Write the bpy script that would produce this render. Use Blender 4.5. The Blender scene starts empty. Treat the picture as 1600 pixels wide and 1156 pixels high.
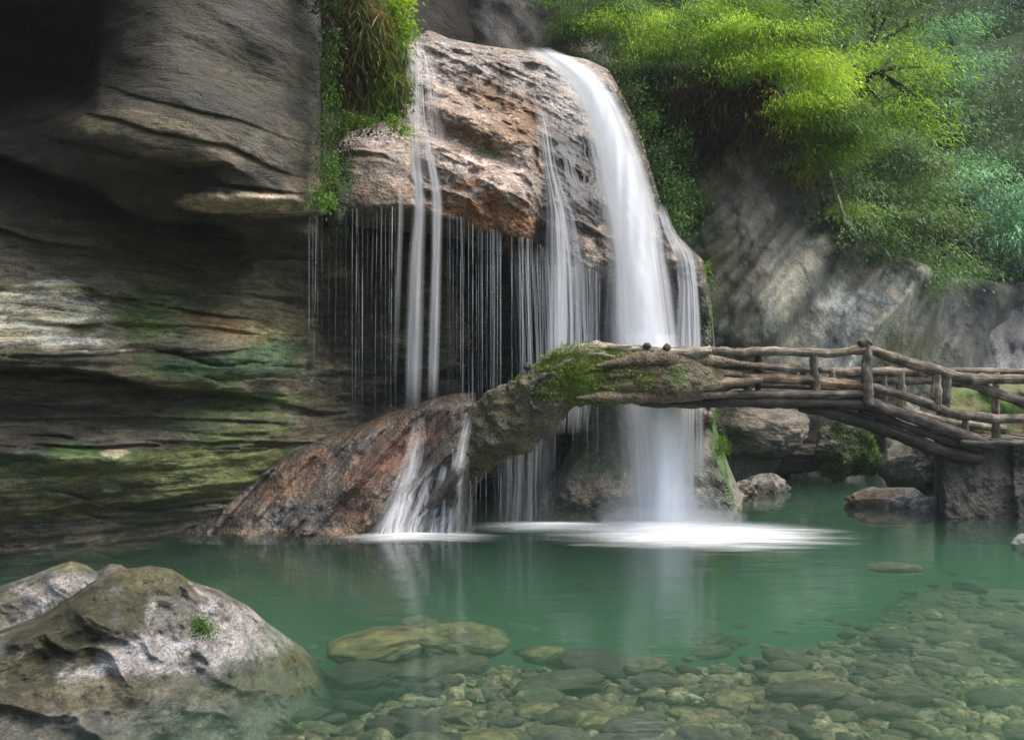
import bpy, math, numpy as np
from mathutils import Vector
rng = np.random.default_rng(7)
F, H, CX, CY = 1386.0, 2.4, 800.0, 578.0
scene = bpy.context.scene
COL = scene.collection

# ------------------------------------------------------------------ helpers
def at(px, py, Y):
    return np.stack([(np.asarray(px, float)-CX)/F*Y, np.asarray(Y, float)+0*np.asarray(px, float),
                     H-(np.asarray(py, float)-CY)/F*Y], -1)
def hsh(ix, iy, iz, s):
    h = (ix*374761393 + iy*668265263 + iz*2147483647 + s*974634777) & 0xffffffff
    h = ((h ^ (h >> 13))*1274126177) & 0xffffffff
    h = ((h ^ (h >> 15))*2246822519) & 0xffffffff
    return ((h ^ (h >> 16)) & 0xffffff)/float(0x7fffff) - 1.0
def vn(p, s=0):
    p = np.asarray(p, float); i = np.floor(p).astype(np.int64); f = p-i
    u = f*f*f*(f*(f*6-15)+10)
    r = 0
    for a in (0, 1):
        for b in (0, 1):
            for c in (0, 1):
                w = (u[..., 0] if a else 1-u[..., 0])*(u[..., 1] if b else 1-u[..., 1])*(u[..., 2] if c else 1-u[..., 2])
                r = r + w*hsh(i[..., 0]+a, i[..., 1]+b, i[..., 2]+c, s)
    return r
def fbm(p, o=4, s=0, g=0.5):
    r = 0; a = 1.0; t = 0
    for k in range(o):
        r = r + a*vn(p*(2.03**k)+k*17.3, s+k); t += a; a *= g
    return r/t*1.6
def ridge(p, o=4, s=0):
    r = 0; a = 1.0; t = 0
    for k in range(o):
        r = r + a*(1-np.abs(vn(p*(2.03**k)+k*11.7, s+k))*2); t += a; a *= .5
    return r/t
def sst(a, b, x):
    t = np.clip((x-a)/(b-a), 0, 1); return t*t*(3-2*t)
def curve(pts):
    xs = [p[0] for p in pts]; ys = [p[1] for p in pts]
    return lambda x: np.interp(x, xs, ys)
def smoothcurve(pts, n=400):
    xs = np.array([p[0] for p in pts], float); ys = np.array([p[1] for p in pts], float)
    X = np.linspace(xs[0], xs[-1], n); Y = np.interp(X, xs, ys)
    k = np.hanning(13); k /= k.sum()
    Y = np.convolve(np.pad(Y, 6, mode='edge'), k, 'valid')
    return lambda x: np.interp(x, X, Y)
class TPS:
    def __init__(s, pts, lam=0.01):
        p = np.array(pts, float); s.c = p[:, :2]/500.0; v = p[:, 2]; n = len(v)
        K = s.k(s.c); K += lam*np.eye(n); P = np.c_[np.ones(n), s.c]
        A = np.zeros((n+3, n+3)); A[:n, :n] = K; A[:n, n:] = P; A[n:, :n] = P.T
        s.w = np.linalg.solve(A, np.r_[v, 0, 0, 0])
    def k(s, q):
        d = ((q[:, None, :]-s.c[None])**2).sum(-1)
        return d*np.log(d+1e-9)*.5
    def __call__(s, x, y):
        sh = np.shape(x); q = np.stack([np.ravel(x), np.ravel(y)], -1)/500.0
        out = np.empty(len(q))
        for i in range(0, len(q), 20000):
            k = s.k(q[i:i+20000]); out[i:i+20000] = k@s.w[:-3]+s.w[-3]+q[i:i+20000]@s.w[-2:]
        return out.reshape(sh)

def link(o, parent=None, label=None, cat=None, group=None, kind=None):
    COL.objects.link(o)
    if parent is not None:
        o.parent = parent
        if o.type == 'MESH': o.location = Vector(o.location)-parent.location
    if label: o['label'] = label
    if cat: o['category'] = cat
    if group: o['group'] = group
    if kind: o['kind'] = kind
    return o
def empty(name, loc, label, cat, group=None):
    o = bpy.data.objects.new(name, None); o.location = loc; o.empty_display_size = .2
    return link(o, None, label, cat, group)
def mesh(name, V, Fc, mat, parent=None, col=None, uv=None, smooth=True, fsize=4, **tags):
    """V (N,3) world coordinates, Fc (M,fsize); the origin goes to the base centre"""
    V = np.asarray(V, np.float64).reshape(-1, 3); Fc = np.asarray(Fc, np.int32)
    c = np.array([(V[:, 0].min()+V[:, 0].max())/2, (V[:, 1].min()+V[:, 1].max())/2, V[:, 2].min()])
    m = bpy.data.meshes.new(name)
    L = V-c
    m.vertices.add(len(V)); m.vertices.foreach_set('co', L.astype(np.float32).ravel())
    n = len(Fc)
    m.loops.add(n*fsize); m.polygons.add(n)
    m.loops.foreach_set('vertex_index', Fc.ravel())
    m.polygons.foreach_set('loop_start', np.arange(0, n*fsize, fsize, dtype=np.int32))
    m.update(calc_edges=True)
    m.polygons.foreach_set('use_smooth', np.full(n, smooth))
    if col is not None:
        a = m.color_attributes.new('Col', 'FLOAT_COLOR', 'POINT')
        cc = np.ones((len(V), 4), np.float32); cc[:, :col.shape[1]] = col
        a.data.foreach_set('color', cc.ravel())
    if uv is not None:
        u = m.uv_layers.new(name='UVMap'); u.data.foreach_set('uv', np.asarray(uv, np.float32)[Fc.ravel()].ravel())
    m.materials.append(mat)
    o = bpy.data.objects.new(name, m); o.location = c
    return link(o, parent, **tags)
def grid_faces(nx, ny, off=0, wrap=False):
    i = np.arange(nx if wrap else nx-1); j = np.arange(ny-1)
    I, J = np.meshgrid(i, j, indexing='ij'); I2 = (I+1) % nx
    return np.stack([I*ny+J, I*ny+J+1, I2*ny+J+1, I2*ny+J], -1).reshape(-1, 4)+off

# ------------------------------------------------------------------ node helpers
def lin(r, g, b):
    f = lambda c: (c/255/12.92) if c/255 < .04045 else ((c/255+.055)/1.055)**2.4
    return (f(r), f(g), f(b), 1)
class N:
    def __init__(s, name):
        s.m = bpy.data.materials.new(name); s.m.use_nodes = True; s.t = s.m.node_tree; s.t.nodes.clear()
        s.out = s.t.nodes.new('ShaderNodeOutputMaterial')
    def n(s, typ, **kw):
        x = s.t.nodes.new('ShaderNode'+typ)
        for k, v in kw.items():
            if k.startswith('_'): setattr(x, k[1:], v)
            else:
                k = k.replace('__', ' ')
                for inp in x.inputs:
                    if inp.name == k and inp.enabled:
                        if isinstance(v, bpy.types.NodeSocket): s.t.links.new(v, inp)
                        else: inp.default_value = v
                        break
                else: raise KeyError(k)
        return x
    def l(s, a, b): s.t.links.new(a, b)
    def noise(s, vec, scale, detail=4, rough=.55, dist=0):
        return s.n('TexNoise', Vector=vec, Scale=scale, Detail=detail, Roughness=rough, Distortion=dist).outputs[0]
    def map(s, vec, sc=(1, 1, 1), rot=(0, 0, 0)):
        return s.n('Mapping', Vector=vec, Scale=sc, Rotation=rot).outputs[0]
    def rng(s, v, a, b, c, d):
        x = s.t.nodes.new('ShaderNodeMapRange')
        for i, q in enumerate((v, a, b, c, d)):
            if isinstance(q, bpy.types.NodeSocket): s.t.links.new(q, x.inputs[i])
            else: x.inputs[i].default_value = q
        return x.outputs[0]
    def math(s, op, a, b=0.0, c=0.0):
        x = s.t.nodes.new('ShaderNodeMath'); x.operation = op
        for i, q in enumerate((a, b, c)):
            if isinstance(q, bpy.types.NodeSocket): s.t.links.new(q, x.inputs[i])
            else: x.inputs[i].default_value = q
        return x.outputs[0]
    def mix(s, f, a, b, mode='MIX'):
        x = s.t.nodes.new('ShaderNodeMix'); x.data_type = 'RGBA'; x.blend_type = mode
        for i, q in ((0, f), (6, a), (7, b)):
            if isinstance(q, bpy.types.NodeSocket): s.t.links.new(q, x.inputs[i])
            else: x.inputs[i].default_value = q
        return x.outputs[2]

def rock_mat(name, stretch=(1, 1, 1), rot=(0, 0, 0), rough=(.35, .75), bump=.5, fine=30, pebble=0.0, spec=.5, streak=None, scale=1.0, fbump=.35, beds=0.0, con=1.0):
    M = N(name); tc = M.n('TexCoord').outputs['Object']
    v = M.map(tc, stretch, rot)
    col = M.n('VertexColor', _layer_name='Col').outputs[0]
    n1 = M.noise(v, 1.6*scale, 8, .62, .3); n2 = M.noise(v, 9*scale, 8, .7); n3 = M.noise(tc, fine, 5, .7)
    g = M.math('MULTIPLY', M.rng(n1, .35, .65, 1-.4*con, 1+.4*con), M.rng(n2, .36, .64, 1-.5*con, 1+.5*con))
    g = M.math('MULTIPLY', g, M.rng(n3, .36, .64, .6, 1.4))
    n4 = M.noise(tc, fine*3.2, 3, .7); g = M.math('MULTIPLY', g, M.rng(n4, .36, .64, .72, 1.28))
    hue = M.mix(M.rng(M.noise(v, 3.1*scale, 4), .42, .62, 0, .5), col, M.mix(1.0, col, (1.25, .98, .72, 1), 'MULTIPLY'))
    h = M.math('ADD', M.math('MULTIPLY', n1, 1.0), M.math('MULTIPLY', n2, .5))
    if beds:
        bn = M.noise(M.map(tc, (.16, .16, 1.5), rot), 1.0, 5, .55)
        for q_, wd in ((15.0, .10), (31.0, .12)):
            pp = M.math('PINGPONG', M.math('MULTIPLY', bn, q_), .5)
            mk = M.rng(M.noise(v, .9+q_*.02, 3), .47, .60, 0.0, beds)
            ln = M.math('MULTIPLY', M.rng(pp, 0.0, wd, 1.0, 0.0), mk)
            g = M.math('MULTIPLY', g, M.math('SUBTRACT', 1.0, M.math('MULTIPLY', ln, .75))); h = M.math('SUBTRACT', h, M.math('MULTIPLY', ln, .22))
    # dark cracks
    cr = M.n('TexVoronoi', Vector=M.mix(.25, v, M.n('TexNoise', Vector=v, Scale=2.0, Detail=4).outputs[1]), Scale=1.4*scale, _feature='DISTANCE_TO_EDGE').outputs[0]
    if streak:
        s = M.noise(M.map(tc, streak, rot), 1.0, 6, .65)
        g = M.math('MULTIPLY', g, M.rng(s, .3, .7, 1-.45*con, 1+.45*con)); h = M.math('ADD', h, M.math('MULTIPLY', s, .5))
    cm = M.mix(1.0, hue, M.n('CombineColor', Red=g, Green=g, Blue=g).outputs[0], 'MULTIPLY')
    b1 = M.n('Bump', Strength=bump, Distance=.25, Height=h).outputs[0]
    b2h = n3
    if pebble:
        vo = M.n('TexVoronoi', Vector=tc, Scale=pebble, Randomness=1.0).outputs[0]
        b2h = M.math('SUBTRACT', n3, M.math('MULTIPLY', vo, 1.2))
    b2 = M.n('Bump', Strength=fbump, Distance=.03, Height=b2h, Normal=b1).outputs[0]
    rg = M.rng(n2, .35, .65, rough[0], rough[1])
    p = M.n('BsdfPrincipled', Base__Color=cm, Roughness=rg, Normal=b2)
    p.inputs['Specular IOR Level'].default_value = spec
    M.l(p.outputs[0], M.out.inputs[0])
    return M.m
def wood_mat(name):
    M = N(name); tc = M.n('TexCoord').outputs['Object']; uv = M.n('TexCoord').outputs['UV']
    col = M.n('VertexColor', _layer_name='Col').outputs[0]
    st = M.noise(M.map(uv, (14, 2.2, 1)), 1.0, 6, .7, .4); n2 = M.noise(tc, 6, 6, .65); n3 = M.noise(tc, 60, 4, .7)
    g = M.math('MULTIPLY', M.math('MULTIPLY', M.rng(st, .36, .64, .35, 1.65), M.rng(n2, .36, .64, .45, 1.55)), M.rng(n3, .36, .64, .6, 1.4))
    cm = M.mix(1.0, col, M.n('CombineColor', Red=g, Green=g, Blue=g).outputs[0], 'MULTIPLY')
    b1 = M.n('Bump', Strength=1.0, Distance=.04, Height=M.math('ADD', st, M.math('MULTIPLY', n2, .6))).outputs[0]
    b2 = M.n('Bump', Strength=.4, Distance=.01, Height=n3, Normal=b1).outputs[0]
    p = M.n('BsdfPrincipled', Base__Color=cm, Roughness=M.rng(n2, .35, .65, .55, .8), Normal=b2); p.inputs['Specular IOR Level'].default_value = .3
    M.l(p.outputs[0], M.out.inputs[0]); return M.m
def leaf_mat(name, trans=.35, rough=.55):
    M = N(name); tc = M.n('TexCoord').outputs['Object']
    col = M.n('VertexColor', _layer_name='Col').outputs[0]
    g = M.rng(M.noise(tc, 1.3, 4), .3, .7, .65, 1.35)
    cm = M.mix(1.0, col, M.n('CombineColor', Red=g, Green=g, Blue=g).outputs[0], 'MULTIPLY')
    p = M.n('BsdfPrincipled', Base__Color=cm, Roughness=rough); p.inputs['Specular IOR Level'].default_value = .3
    t = M.n('BsdfTranslucent', Color=M.mix(1.0, cm, (1.25, 1.1, .6, 1), 'MULTIPLY'))
    x = M.n('MixShader', Fac=trans); M.l(p.outputs[0], x.inputs[1]); M.l(t.outputs[0], x.inputs[2])
    M.l(x.outputs[0], M.out.inputs[0]); return M.m
def fall_mat(name, su=30, sv=1.0, dens=1.0, thr=(.35, .65), edge=.12, lo=.0, top=.04, bot=.02, alb=(.95, .96, .98, 1), wob=.15, fib=.5):
    """silky falling water: white scattering streaks, alpha from streak noise in the flow direction"""
    M = N(name); uv = M.n('TexCoord').outputs['UV']
    sp = M.n('SeparateXYZ', Vector=uv); U, Vv = sp.outputs[0], sp.outputs[1]
    w = M.noise(M.map(uv, (2, 2.5, 1)), 1.0, 2)
    uu = M.math('ADD', U, M.math('MULTIPLY', M.math('SUBTRACT', w, .5), wob))
    vec = M.n('CombineXYZ', X=M.math('MULTIPLY', uu, su), Y=M.math('MULTIPLY', Vv, sv)).outputs[0]
    vec2 = M.n('CombineXYZ', X=M.math('MULTIPLY', uu, su*3.4), Y=M.math('MULTIPLY', Vv, sv*.7), Z=3.0).outputs[0]
    s1 = M.noise(vec, 1.0, 2, .5); s2 = M.noise(vec2, 1.0, 3, .6)
    s = M.math('ADD', M.math('MULTIPLY', s1, 1-fib*.5), M.math('MULTIPLY', s2, fib*.5))
    a = M.rng(s, thr[0], thr[1], lo, 1.0)
    e = M.math('MINIMUM', U, M.math('SUBTRACT', 1.0, U))
    e = M.rng(e, 0.0, edge, 0.0, 1.0); e = M.math('SMOOTH_MIN', e, 1.0, .3); e = M.math('POWER', e, 1.5)
    t = M.rng(Vv, 0.0, max(top, 1e-3), 0.0, 1.0); b = M.rng(Vv, 1-max(bot, 1e-3), 1.0, 1.0, 0.0)
    a = M.math('MULTIPLY', M.math('MULTIPLY', a, e), M.math('MULTIPLY', t, b))
    a = M.math('MULTIPLY', a, dens); a = M.n('Clamp', Value=a).outputs[0]
    d = M.n('BsdfDiffuse', Color=alb); tl = M.n('BsdfTranslucent', Color=alb)
    dm = M.n('MixShader', Fac=.4); M.l(d.outputs[0], dm.inputs[1]); M.l(tl.outputs[0], dm.inputs[2])
    tr = M.n('BsdfTransparent'); x = M.n('MixShader', Fac=a); M.l(tr.outputs[0], x.inputs[1]); M.l(dm.outputs[0], x.inputs[2])
    M.l(x.outputs[0], M.out.inputs[0]); return M.m

# ------------------------------------------------------------------ relief builder
def paint(base, px, py, P, blobs, seed=0, nscale=.9, stretch=(1, 1, 1)):
    c = np.empty(px.shape+(3,)); c[...] = base
    n = fbm(P*nscale*1.6*np.array(stretch), 6, 100+seed, .6)
    for (x, y, rx, ry, ang, rgb, st) in blobs:
        a = math.radians(ang); dx = px-x; dy = py-y
        u = (dx*math.cos(a)+dy*math.sin(a))/rx; v = (-dx*math.sin(a)+dy*math.cos(a))/ry
        w = sst(1.12, .6, np.sqrt(u*u+v*v)+.75*n)*st
        c = c*(1-w[..., None])+np.array(rgb)*w[..., None]
    return c
def relief(name, xs, top, bot, ny, depth, mat, color, noise=(), thick=1.5, drop=0.0, parent=None, vpow=1.0, **tags):
    xs = np.asarray(xs, float); v = np.linspace(0, 1, ny)**vpow
    PX = np.repeat(xs[:, None], ny, 1); T = top(xs)[:, None]; B = bot(xs)[:, None]
    PY = T+(B-T)*v[None]; V = np.repeat(v[None], len(xs), 0)
    Y = depth(PX, PY, V)
    P = at(PX, PY, Y)
    for f in noise: Y = Y+f(P, PX, PY)
    P = at(PX, PY, Y)
    C = np.clip(color(PX, PY, P), .004, .9)
    nx = len(xs); Vt = P.reshape(-1, 3); Cc = C.reshape(-1, 3)
    Fs = [grid_faces(nx, ny)]
    idx = np.arange(nx*ny).reshape(nx, ny)
    loop = np.r_[idx[:, 0], idx[-1, 1:], idx[-2::-1, -1], idx[0, -2:0:-1]]
    back = Vt[loop].copy(); back[:, 1] += thick; back[:, 0] *= 1+thick/np.maximum(Vt[loop][:, 1], 1)*.9; back[:, 2] -= drop
    o = len(Vt); n = len(loop); k = np.arange(n)
    Fs.append(np.stack([loop, o+k, o+(k+1) % n, loop[(k+1) % n]], -1))
    # back sheet, coarse
    bi = np.full((nx, ny), -1); bi.ravel()[loop] = o+k
    cen = back.mean(0); Vt = np.r_[Vt, back, [cen]]; cI = len(Vt)-1
    Cc = np.r_[Cc, Cc[loop], [Cc.mean(0)]]
    Fs.append(np.stack([o+k, np.full(n, cI), np.full(n, cI), o+(k+1) % n], -1)[:0])
    ob = mesh(name, Vt, np.concatenate(Fs), mat, parent, col=Cc, **tags)
    return ob
def ledge(px, py, pts, amt, L, x0=None, x1=None, fade=40, w=4):
    c = smoothcurve(pts)(px); d = py-c
    r = amt*sst(-w, w, d)*np.exp(-np.maximum(d, 0)/L)
    if x0 is not None: r = r*sst(x0-fade, x0+fade, px)
    if x1 is not None: r = r*sst(x1+fade, x1-fade, px)
    return r

# ------------------------------------------------------------------ materials
R_cliff = rock_mat('strata_rock', stretch=(.6, .6, 2.0), rot=(0, .12, 0), rough=(.4, .75), bump=.7, fine=34, spec=.4, fbump=.9, beds=1.0)
R_grot = rock_mat('grotto_rock', stretch=(.3, .3, 2.0), rough=(.5, .8), bump=.5, spec=.3)
R_right = rock_mat('swirl_rock', stretch=(1.0, .7, .8), rot=(0, -.8, 0), rough=(.5, .85), bump=.55, fine=30, spec=.3, streak=(2.6, 1.2, .45), fbump=.7, con=.55)
R_dome = rock_mat('travertine', stretch=(1.1, 1.0, 1.3), rot=(0, .5, 0), rough=(.3, .65), bump=.8, fine=34, pebble=17, spec=.55, scale=1.5, fbump=.8, streak=(5, 3, 15))
R_ramp = rock_mat('wet_ramp_rock', stretch=(1.6, 1, .8), rot=(0, .7, 0), rough=(.18, .45), bump=.6, fine=40, pebble=26, spec=.7, fbump=.8, streak=(11, 2, 1.2))
R_cone = rock_mat('wet_cone_rock', stretch=(1, 1, 1), rough=(.3, .6), bump=.4, fine=30, pebble=24, spec=.5, fbump=.8)
R_boulder = rock_mat('boulder_rock', stretch=(1.2, 1.2, 2.2), rot=(0, -.5, .3), rough=(.45, .8), bump=.6, fine=60, spec=.4, scale=2.6, fbump=.8, beds=.8)
R_bed = rock_mat('pool_bed_gravel', stretch=(1, 1, 1), rough=(.6, .9), bump=.4, fine=18, spec=.2)
M_wood = wood_mat('weathered_wood')
M_leaf = leaf_mat('leaves'); M_grass = leaf_mat('grass_blades', .25)

xs_between = lambda a, b, step: np.linspace(a, b, int((b-a)/step)+1)
strata = lambda s, amp, sc: (lambda P, X, Y: amp*(fbm(P*np.array([.25, .25, sc])+np.array([0, 0, 0]), 5, s)))

# ================================================================== LEFT CLIFF
ctl = [(-500,-700,6.0),(0,-700,9.0),(300,-700,10),(640,-700,14),(1000,-700,17),(-500,0,7.5),(0,0,12.2),(70,110,12.8),(165,0,10.9),(300,0,11),(470,0,12.2),  # topmost row is unseen overhang, bulged forward to shade the cliff below
 (190,110,10.7),(400,120,11.5),(470,200,12.1),(150,205,10.2),(300,240,10.5),(430,270,11.5),(330,322,11.0),(470,322,12.2),
 (0,200,12.0),(20,320,11.5),(150,330,11.6),(250,400,13.2),(350,405,13.7),(450,400,14.2),(0,430,11.2),(100,430,11.6),(200,440,12.2),
 (350,470,13),(480,500,15.5),(0,530,10.8),(150,530,11.2),(300,560,12.2),(450,580,14),(560,560,17),(0,640,11.6),(200,640,12.3),
 (400,640,13.6),(520,640,15.7),(0,720,11.0),(200,720,11.8),(400,740,13.4),(550,740,15.6),(0,830,11.6),(200,820,12.4),(400,800,14),
 (600,800,16.5),(-500,500,7),(-500,860,8),(700,500,17.8),(700,800,17.8),(700,350,17.8),(570,100,14.0),(640,100,15.4),(560,250,15.6),(640,250,17.2),(640,0,15.2),(760,0,19)]
tL = TPS(ctl)
C1 = [(-500,150),(-50,225),(60,262),(78,272),(155,295),(187,328),(233,349),(330,352),(382,372),(404,440),(412,520)]
C2 = [(60,215),(110,222),(150,226),(220,245),(300,262),(350,264),(400,284),(490,298),(520,300)]
C3 = [(120,172),(200,192),(270,213),(350,232),(420,262),(500,282)]
C5 = [(200,318),(280,334),(340,336),(485,336),(520,336)]
C8 = [(-500,560),(0,573),(100,574),(170,586),(230,606),(320,612),(420,622),(500,640),(700,645)]
C9 = [(-500,655),(0,684),(120,694),(200,697),(330,694),(480,690),(700,680)]
C10 = [(-500,840),(0,812),(130,792),(200,796),(330,774),(480,760)]
def depthL(px, py, v):
    wx = 10*fbm(np.stack([px/90, py/60, 0*px], -1), 3, 3); wy = 6*fbm(np.stack([px/120, py/40, 5+0*px], -1), 4, 4)
    x = px+wx*.4; y = py+wy
    Y = tL(px, py)
    Y = Y+1.7*sst(500, 512, x)*sst(360, 330, py)*sst(-300, -100, py)
    Y = Y+ledge(x, y, C1, 1.7, 80, x1=350, fade=50)
    Y = Y+ledge(x, y, C2, .42, 26, x0=110, x1=350, fade=60)+ledge(x, y, C3, .14, 9, x0=120, x1=470, w=2)
    Y = Y-.30*np.exp(-((y-314)/16)**2)*sst(270, 350, x)*sst(512, 500, x)
    Y = Y+ledge(x, y, C5, 1.3, 60, x0=280, w=3)
    Y = Y+ledge(x, y, [(300,276),(360,292),(420,296),(490,304)], .2, 10, x0=330, w=2)
    Y = Y+ledge(x, y, [(-100,125),(100,165),(135,150),(150,0),(152,-50)], 0, 10)
    Y = Y+1.3*sst(165, 135, x+.12*(y-60))*sst(190, 120, y)*sst(-400, -200, py)
    Y = Y+ledge(x, y, C8, 1.15, 50, x1=330, fade=130, w=3)+ledge(x, y, C8, .35, 26, x0=300, x1=520)
    Y = Y-.5*np.exp(-((y-curve(C9)(x)-18)/26)**2)*sst(420, 60, x)
    Y = Y+ledge(x, y, C9, .22, 12, x0=60, w=2)
    Y = Y+ledge(x, y, C10, .5, 50, x1=330, fade=80, w=6)
    tt = (y-np.interp(x, [-500, 450, 700], [-60, 20, 24])*sst(760, 480, y)*1.5)/21+1.1*fbm(np.stack([px/260, py/170, 3+0*px], -1), 3, 17); idn = np.floor(tt)
    la = hsh(idn.astype(np.int64), 0*idn.astype(np.int64), 0*idn.astype(np.int64), 5)*.5+.5; xm = sst(-.25, .35, vn(np.stack([px/190, idn*3.7, 0*px], -1), 6))
    Y = Y+(.05+.20*la)*xm*(tt-idn)**3*sst(330, 400, y)*sst(640, 470, x)
    for (c, a, L) in [([(-500,400),(0,362),(60,378),(200,392),(330,430)], .25, 14), ([(-500,470),(0,446),(120,452),(250,478),(400,500)], .22, 12),
                      ([(0,500),(150,505),(300,512),(420,530)], .2, 10), ([(0,556),(120,552),(250,552),(300,548)], .15, 8), ([(200,548),(300,556),(400,548)], .16, 8),
                      ([(0,655),(160,650),(330,655),(480,660)], .2, 9), ([(0,745),(100,742),(220,735),(300,733)], .1, 7), ([(60,120),(180,140),(330,180),(500,230)], .06, 9)]:
        Y = Y+ledge(x, y, c, a, L, x0=c[0][0]+30, x1=c[-1][0]-20, w=2)
    return Y
def noiseL(P, X, Yp):
    q = P.copy(); q[..., 2] = P[..., 2]+.22*P[..., 0]*sst(450, 250, Yp)
    lay = fbm(q*np.array([.35, .35, 3.2]), 5, 11)*.16
    tex = fbm(q*np.array([1.6, 1.6, 3.0]), 5, 12)*.10
    smooth = sst(320, 240, Yp)*.88
    big = fbm(P*.55, 3, 13)*.28
    ed = -np.abs(vn(q*np.array([.3, .3, 5.5]), 14))*.14
    return (lay+ed)*(1-smooth)+tex*(1-.65*smooth)+big
G_pale = (.42, .41, .38); G_green = (.048, .085, .026); G_teal = (.04, .078, .046); G_oliv = (.085, .092, .038); G_brown = (.13, .095, .062); G_dark = (.03, .029, .026)
def colL(px, py, P):
    b = [(80,100,150,120,10,G_dark,.7),(320,90,190,100,20,(.10,.10,.08),.6),(200,205,130,32,12,(.24,.215,.16),.8),(330,240,90,22,14,(.25,.225,.18),.7),  # hollow's shade and the lit shelf are painted into these blobs
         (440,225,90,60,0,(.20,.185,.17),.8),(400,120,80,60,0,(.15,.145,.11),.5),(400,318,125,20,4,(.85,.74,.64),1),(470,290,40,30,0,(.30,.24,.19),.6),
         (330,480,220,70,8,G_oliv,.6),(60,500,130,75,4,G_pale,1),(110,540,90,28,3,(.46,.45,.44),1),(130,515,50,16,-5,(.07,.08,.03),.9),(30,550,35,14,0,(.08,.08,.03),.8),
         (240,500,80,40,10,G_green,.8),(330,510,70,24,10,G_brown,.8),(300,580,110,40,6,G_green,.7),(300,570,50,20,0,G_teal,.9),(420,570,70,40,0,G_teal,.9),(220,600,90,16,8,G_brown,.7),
         (420,620,90,20,0,G_green,.7),(100,650,200,60,0,G_dark,.7),(300,660,170,30,0,G_green,.6),(110,722,90,22,-3,G_teal,1),(300,720,190,30,0,G_green,.8),(90,750,120,26,-5,(.25,.25,.18),.6),  # the dark blob paints the shade of the cleft
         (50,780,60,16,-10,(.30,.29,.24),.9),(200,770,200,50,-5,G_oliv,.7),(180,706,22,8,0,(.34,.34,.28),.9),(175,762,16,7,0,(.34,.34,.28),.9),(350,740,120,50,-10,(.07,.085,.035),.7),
         (570,100,80,160,0,(.05,.045,.035),.8),(450,430,70,90,0,(.045,.046,.037),.7),(580,480,90,190,0,(.02,.02,.017),.9)]  # last two blobs paint the grotto's darkness onto the wall
    c = paint((.095, .09, .076), px, py, P, b, 1, .9, (.5, .5, 1.6))*(np.interp(py, [60, 260, 340, 420, 520, 640, 700], [.30, .46, .7, 1.2, 1.9, 1.35, 1.4]))[..., None]  # upper rock darkened and shaded mid wall brightened in colour, standing in for light
    n = fbm(P*np.array([.5, .5, 7.0]), 4, 31)
    return c*(1+.38*n[..., None])*np.array([1.02, 1.0, .84])*1.08
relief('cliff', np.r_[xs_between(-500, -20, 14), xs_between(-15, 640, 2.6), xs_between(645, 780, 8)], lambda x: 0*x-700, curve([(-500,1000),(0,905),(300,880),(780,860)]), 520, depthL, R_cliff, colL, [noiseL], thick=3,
       kind='structure', vpow=.62)
# grotto wall behind the falling threads, and wall over the top of the falls
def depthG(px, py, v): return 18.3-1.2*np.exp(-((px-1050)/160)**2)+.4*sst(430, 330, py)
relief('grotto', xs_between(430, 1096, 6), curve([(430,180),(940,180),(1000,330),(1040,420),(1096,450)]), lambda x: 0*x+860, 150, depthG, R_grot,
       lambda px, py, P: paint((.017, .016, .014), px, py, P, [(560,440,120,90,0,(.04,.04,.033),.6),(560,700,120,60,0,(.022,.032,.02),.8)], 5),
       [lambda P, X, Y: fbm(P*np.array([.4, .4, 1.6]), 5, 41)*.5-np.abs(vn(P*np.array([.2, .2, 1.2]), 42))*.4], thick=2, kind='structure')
relief('rock_wall', xs_between(560, 960, 5), lambda x: 0*x-500, lambda x: 0*x+160, 140, lambda px, py, v: 20+(px-700)*.002-sst(0, -300, py)*1.5+2*sst(880, 980, px), R_right,
       lambda px, py, P: paint((.11, .105, .10), px, py, P, [(700,20,60,50,40,(.19,.185,.18),.6)], 6)*(1+.2*fbm(P*np.array([2, 2, .4]), 3, 44)[..., None]),
       [lambda P, X, Y: fbm(P*.5, 5, 43)*.6], thick=1.5, kind='structure')

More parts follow.
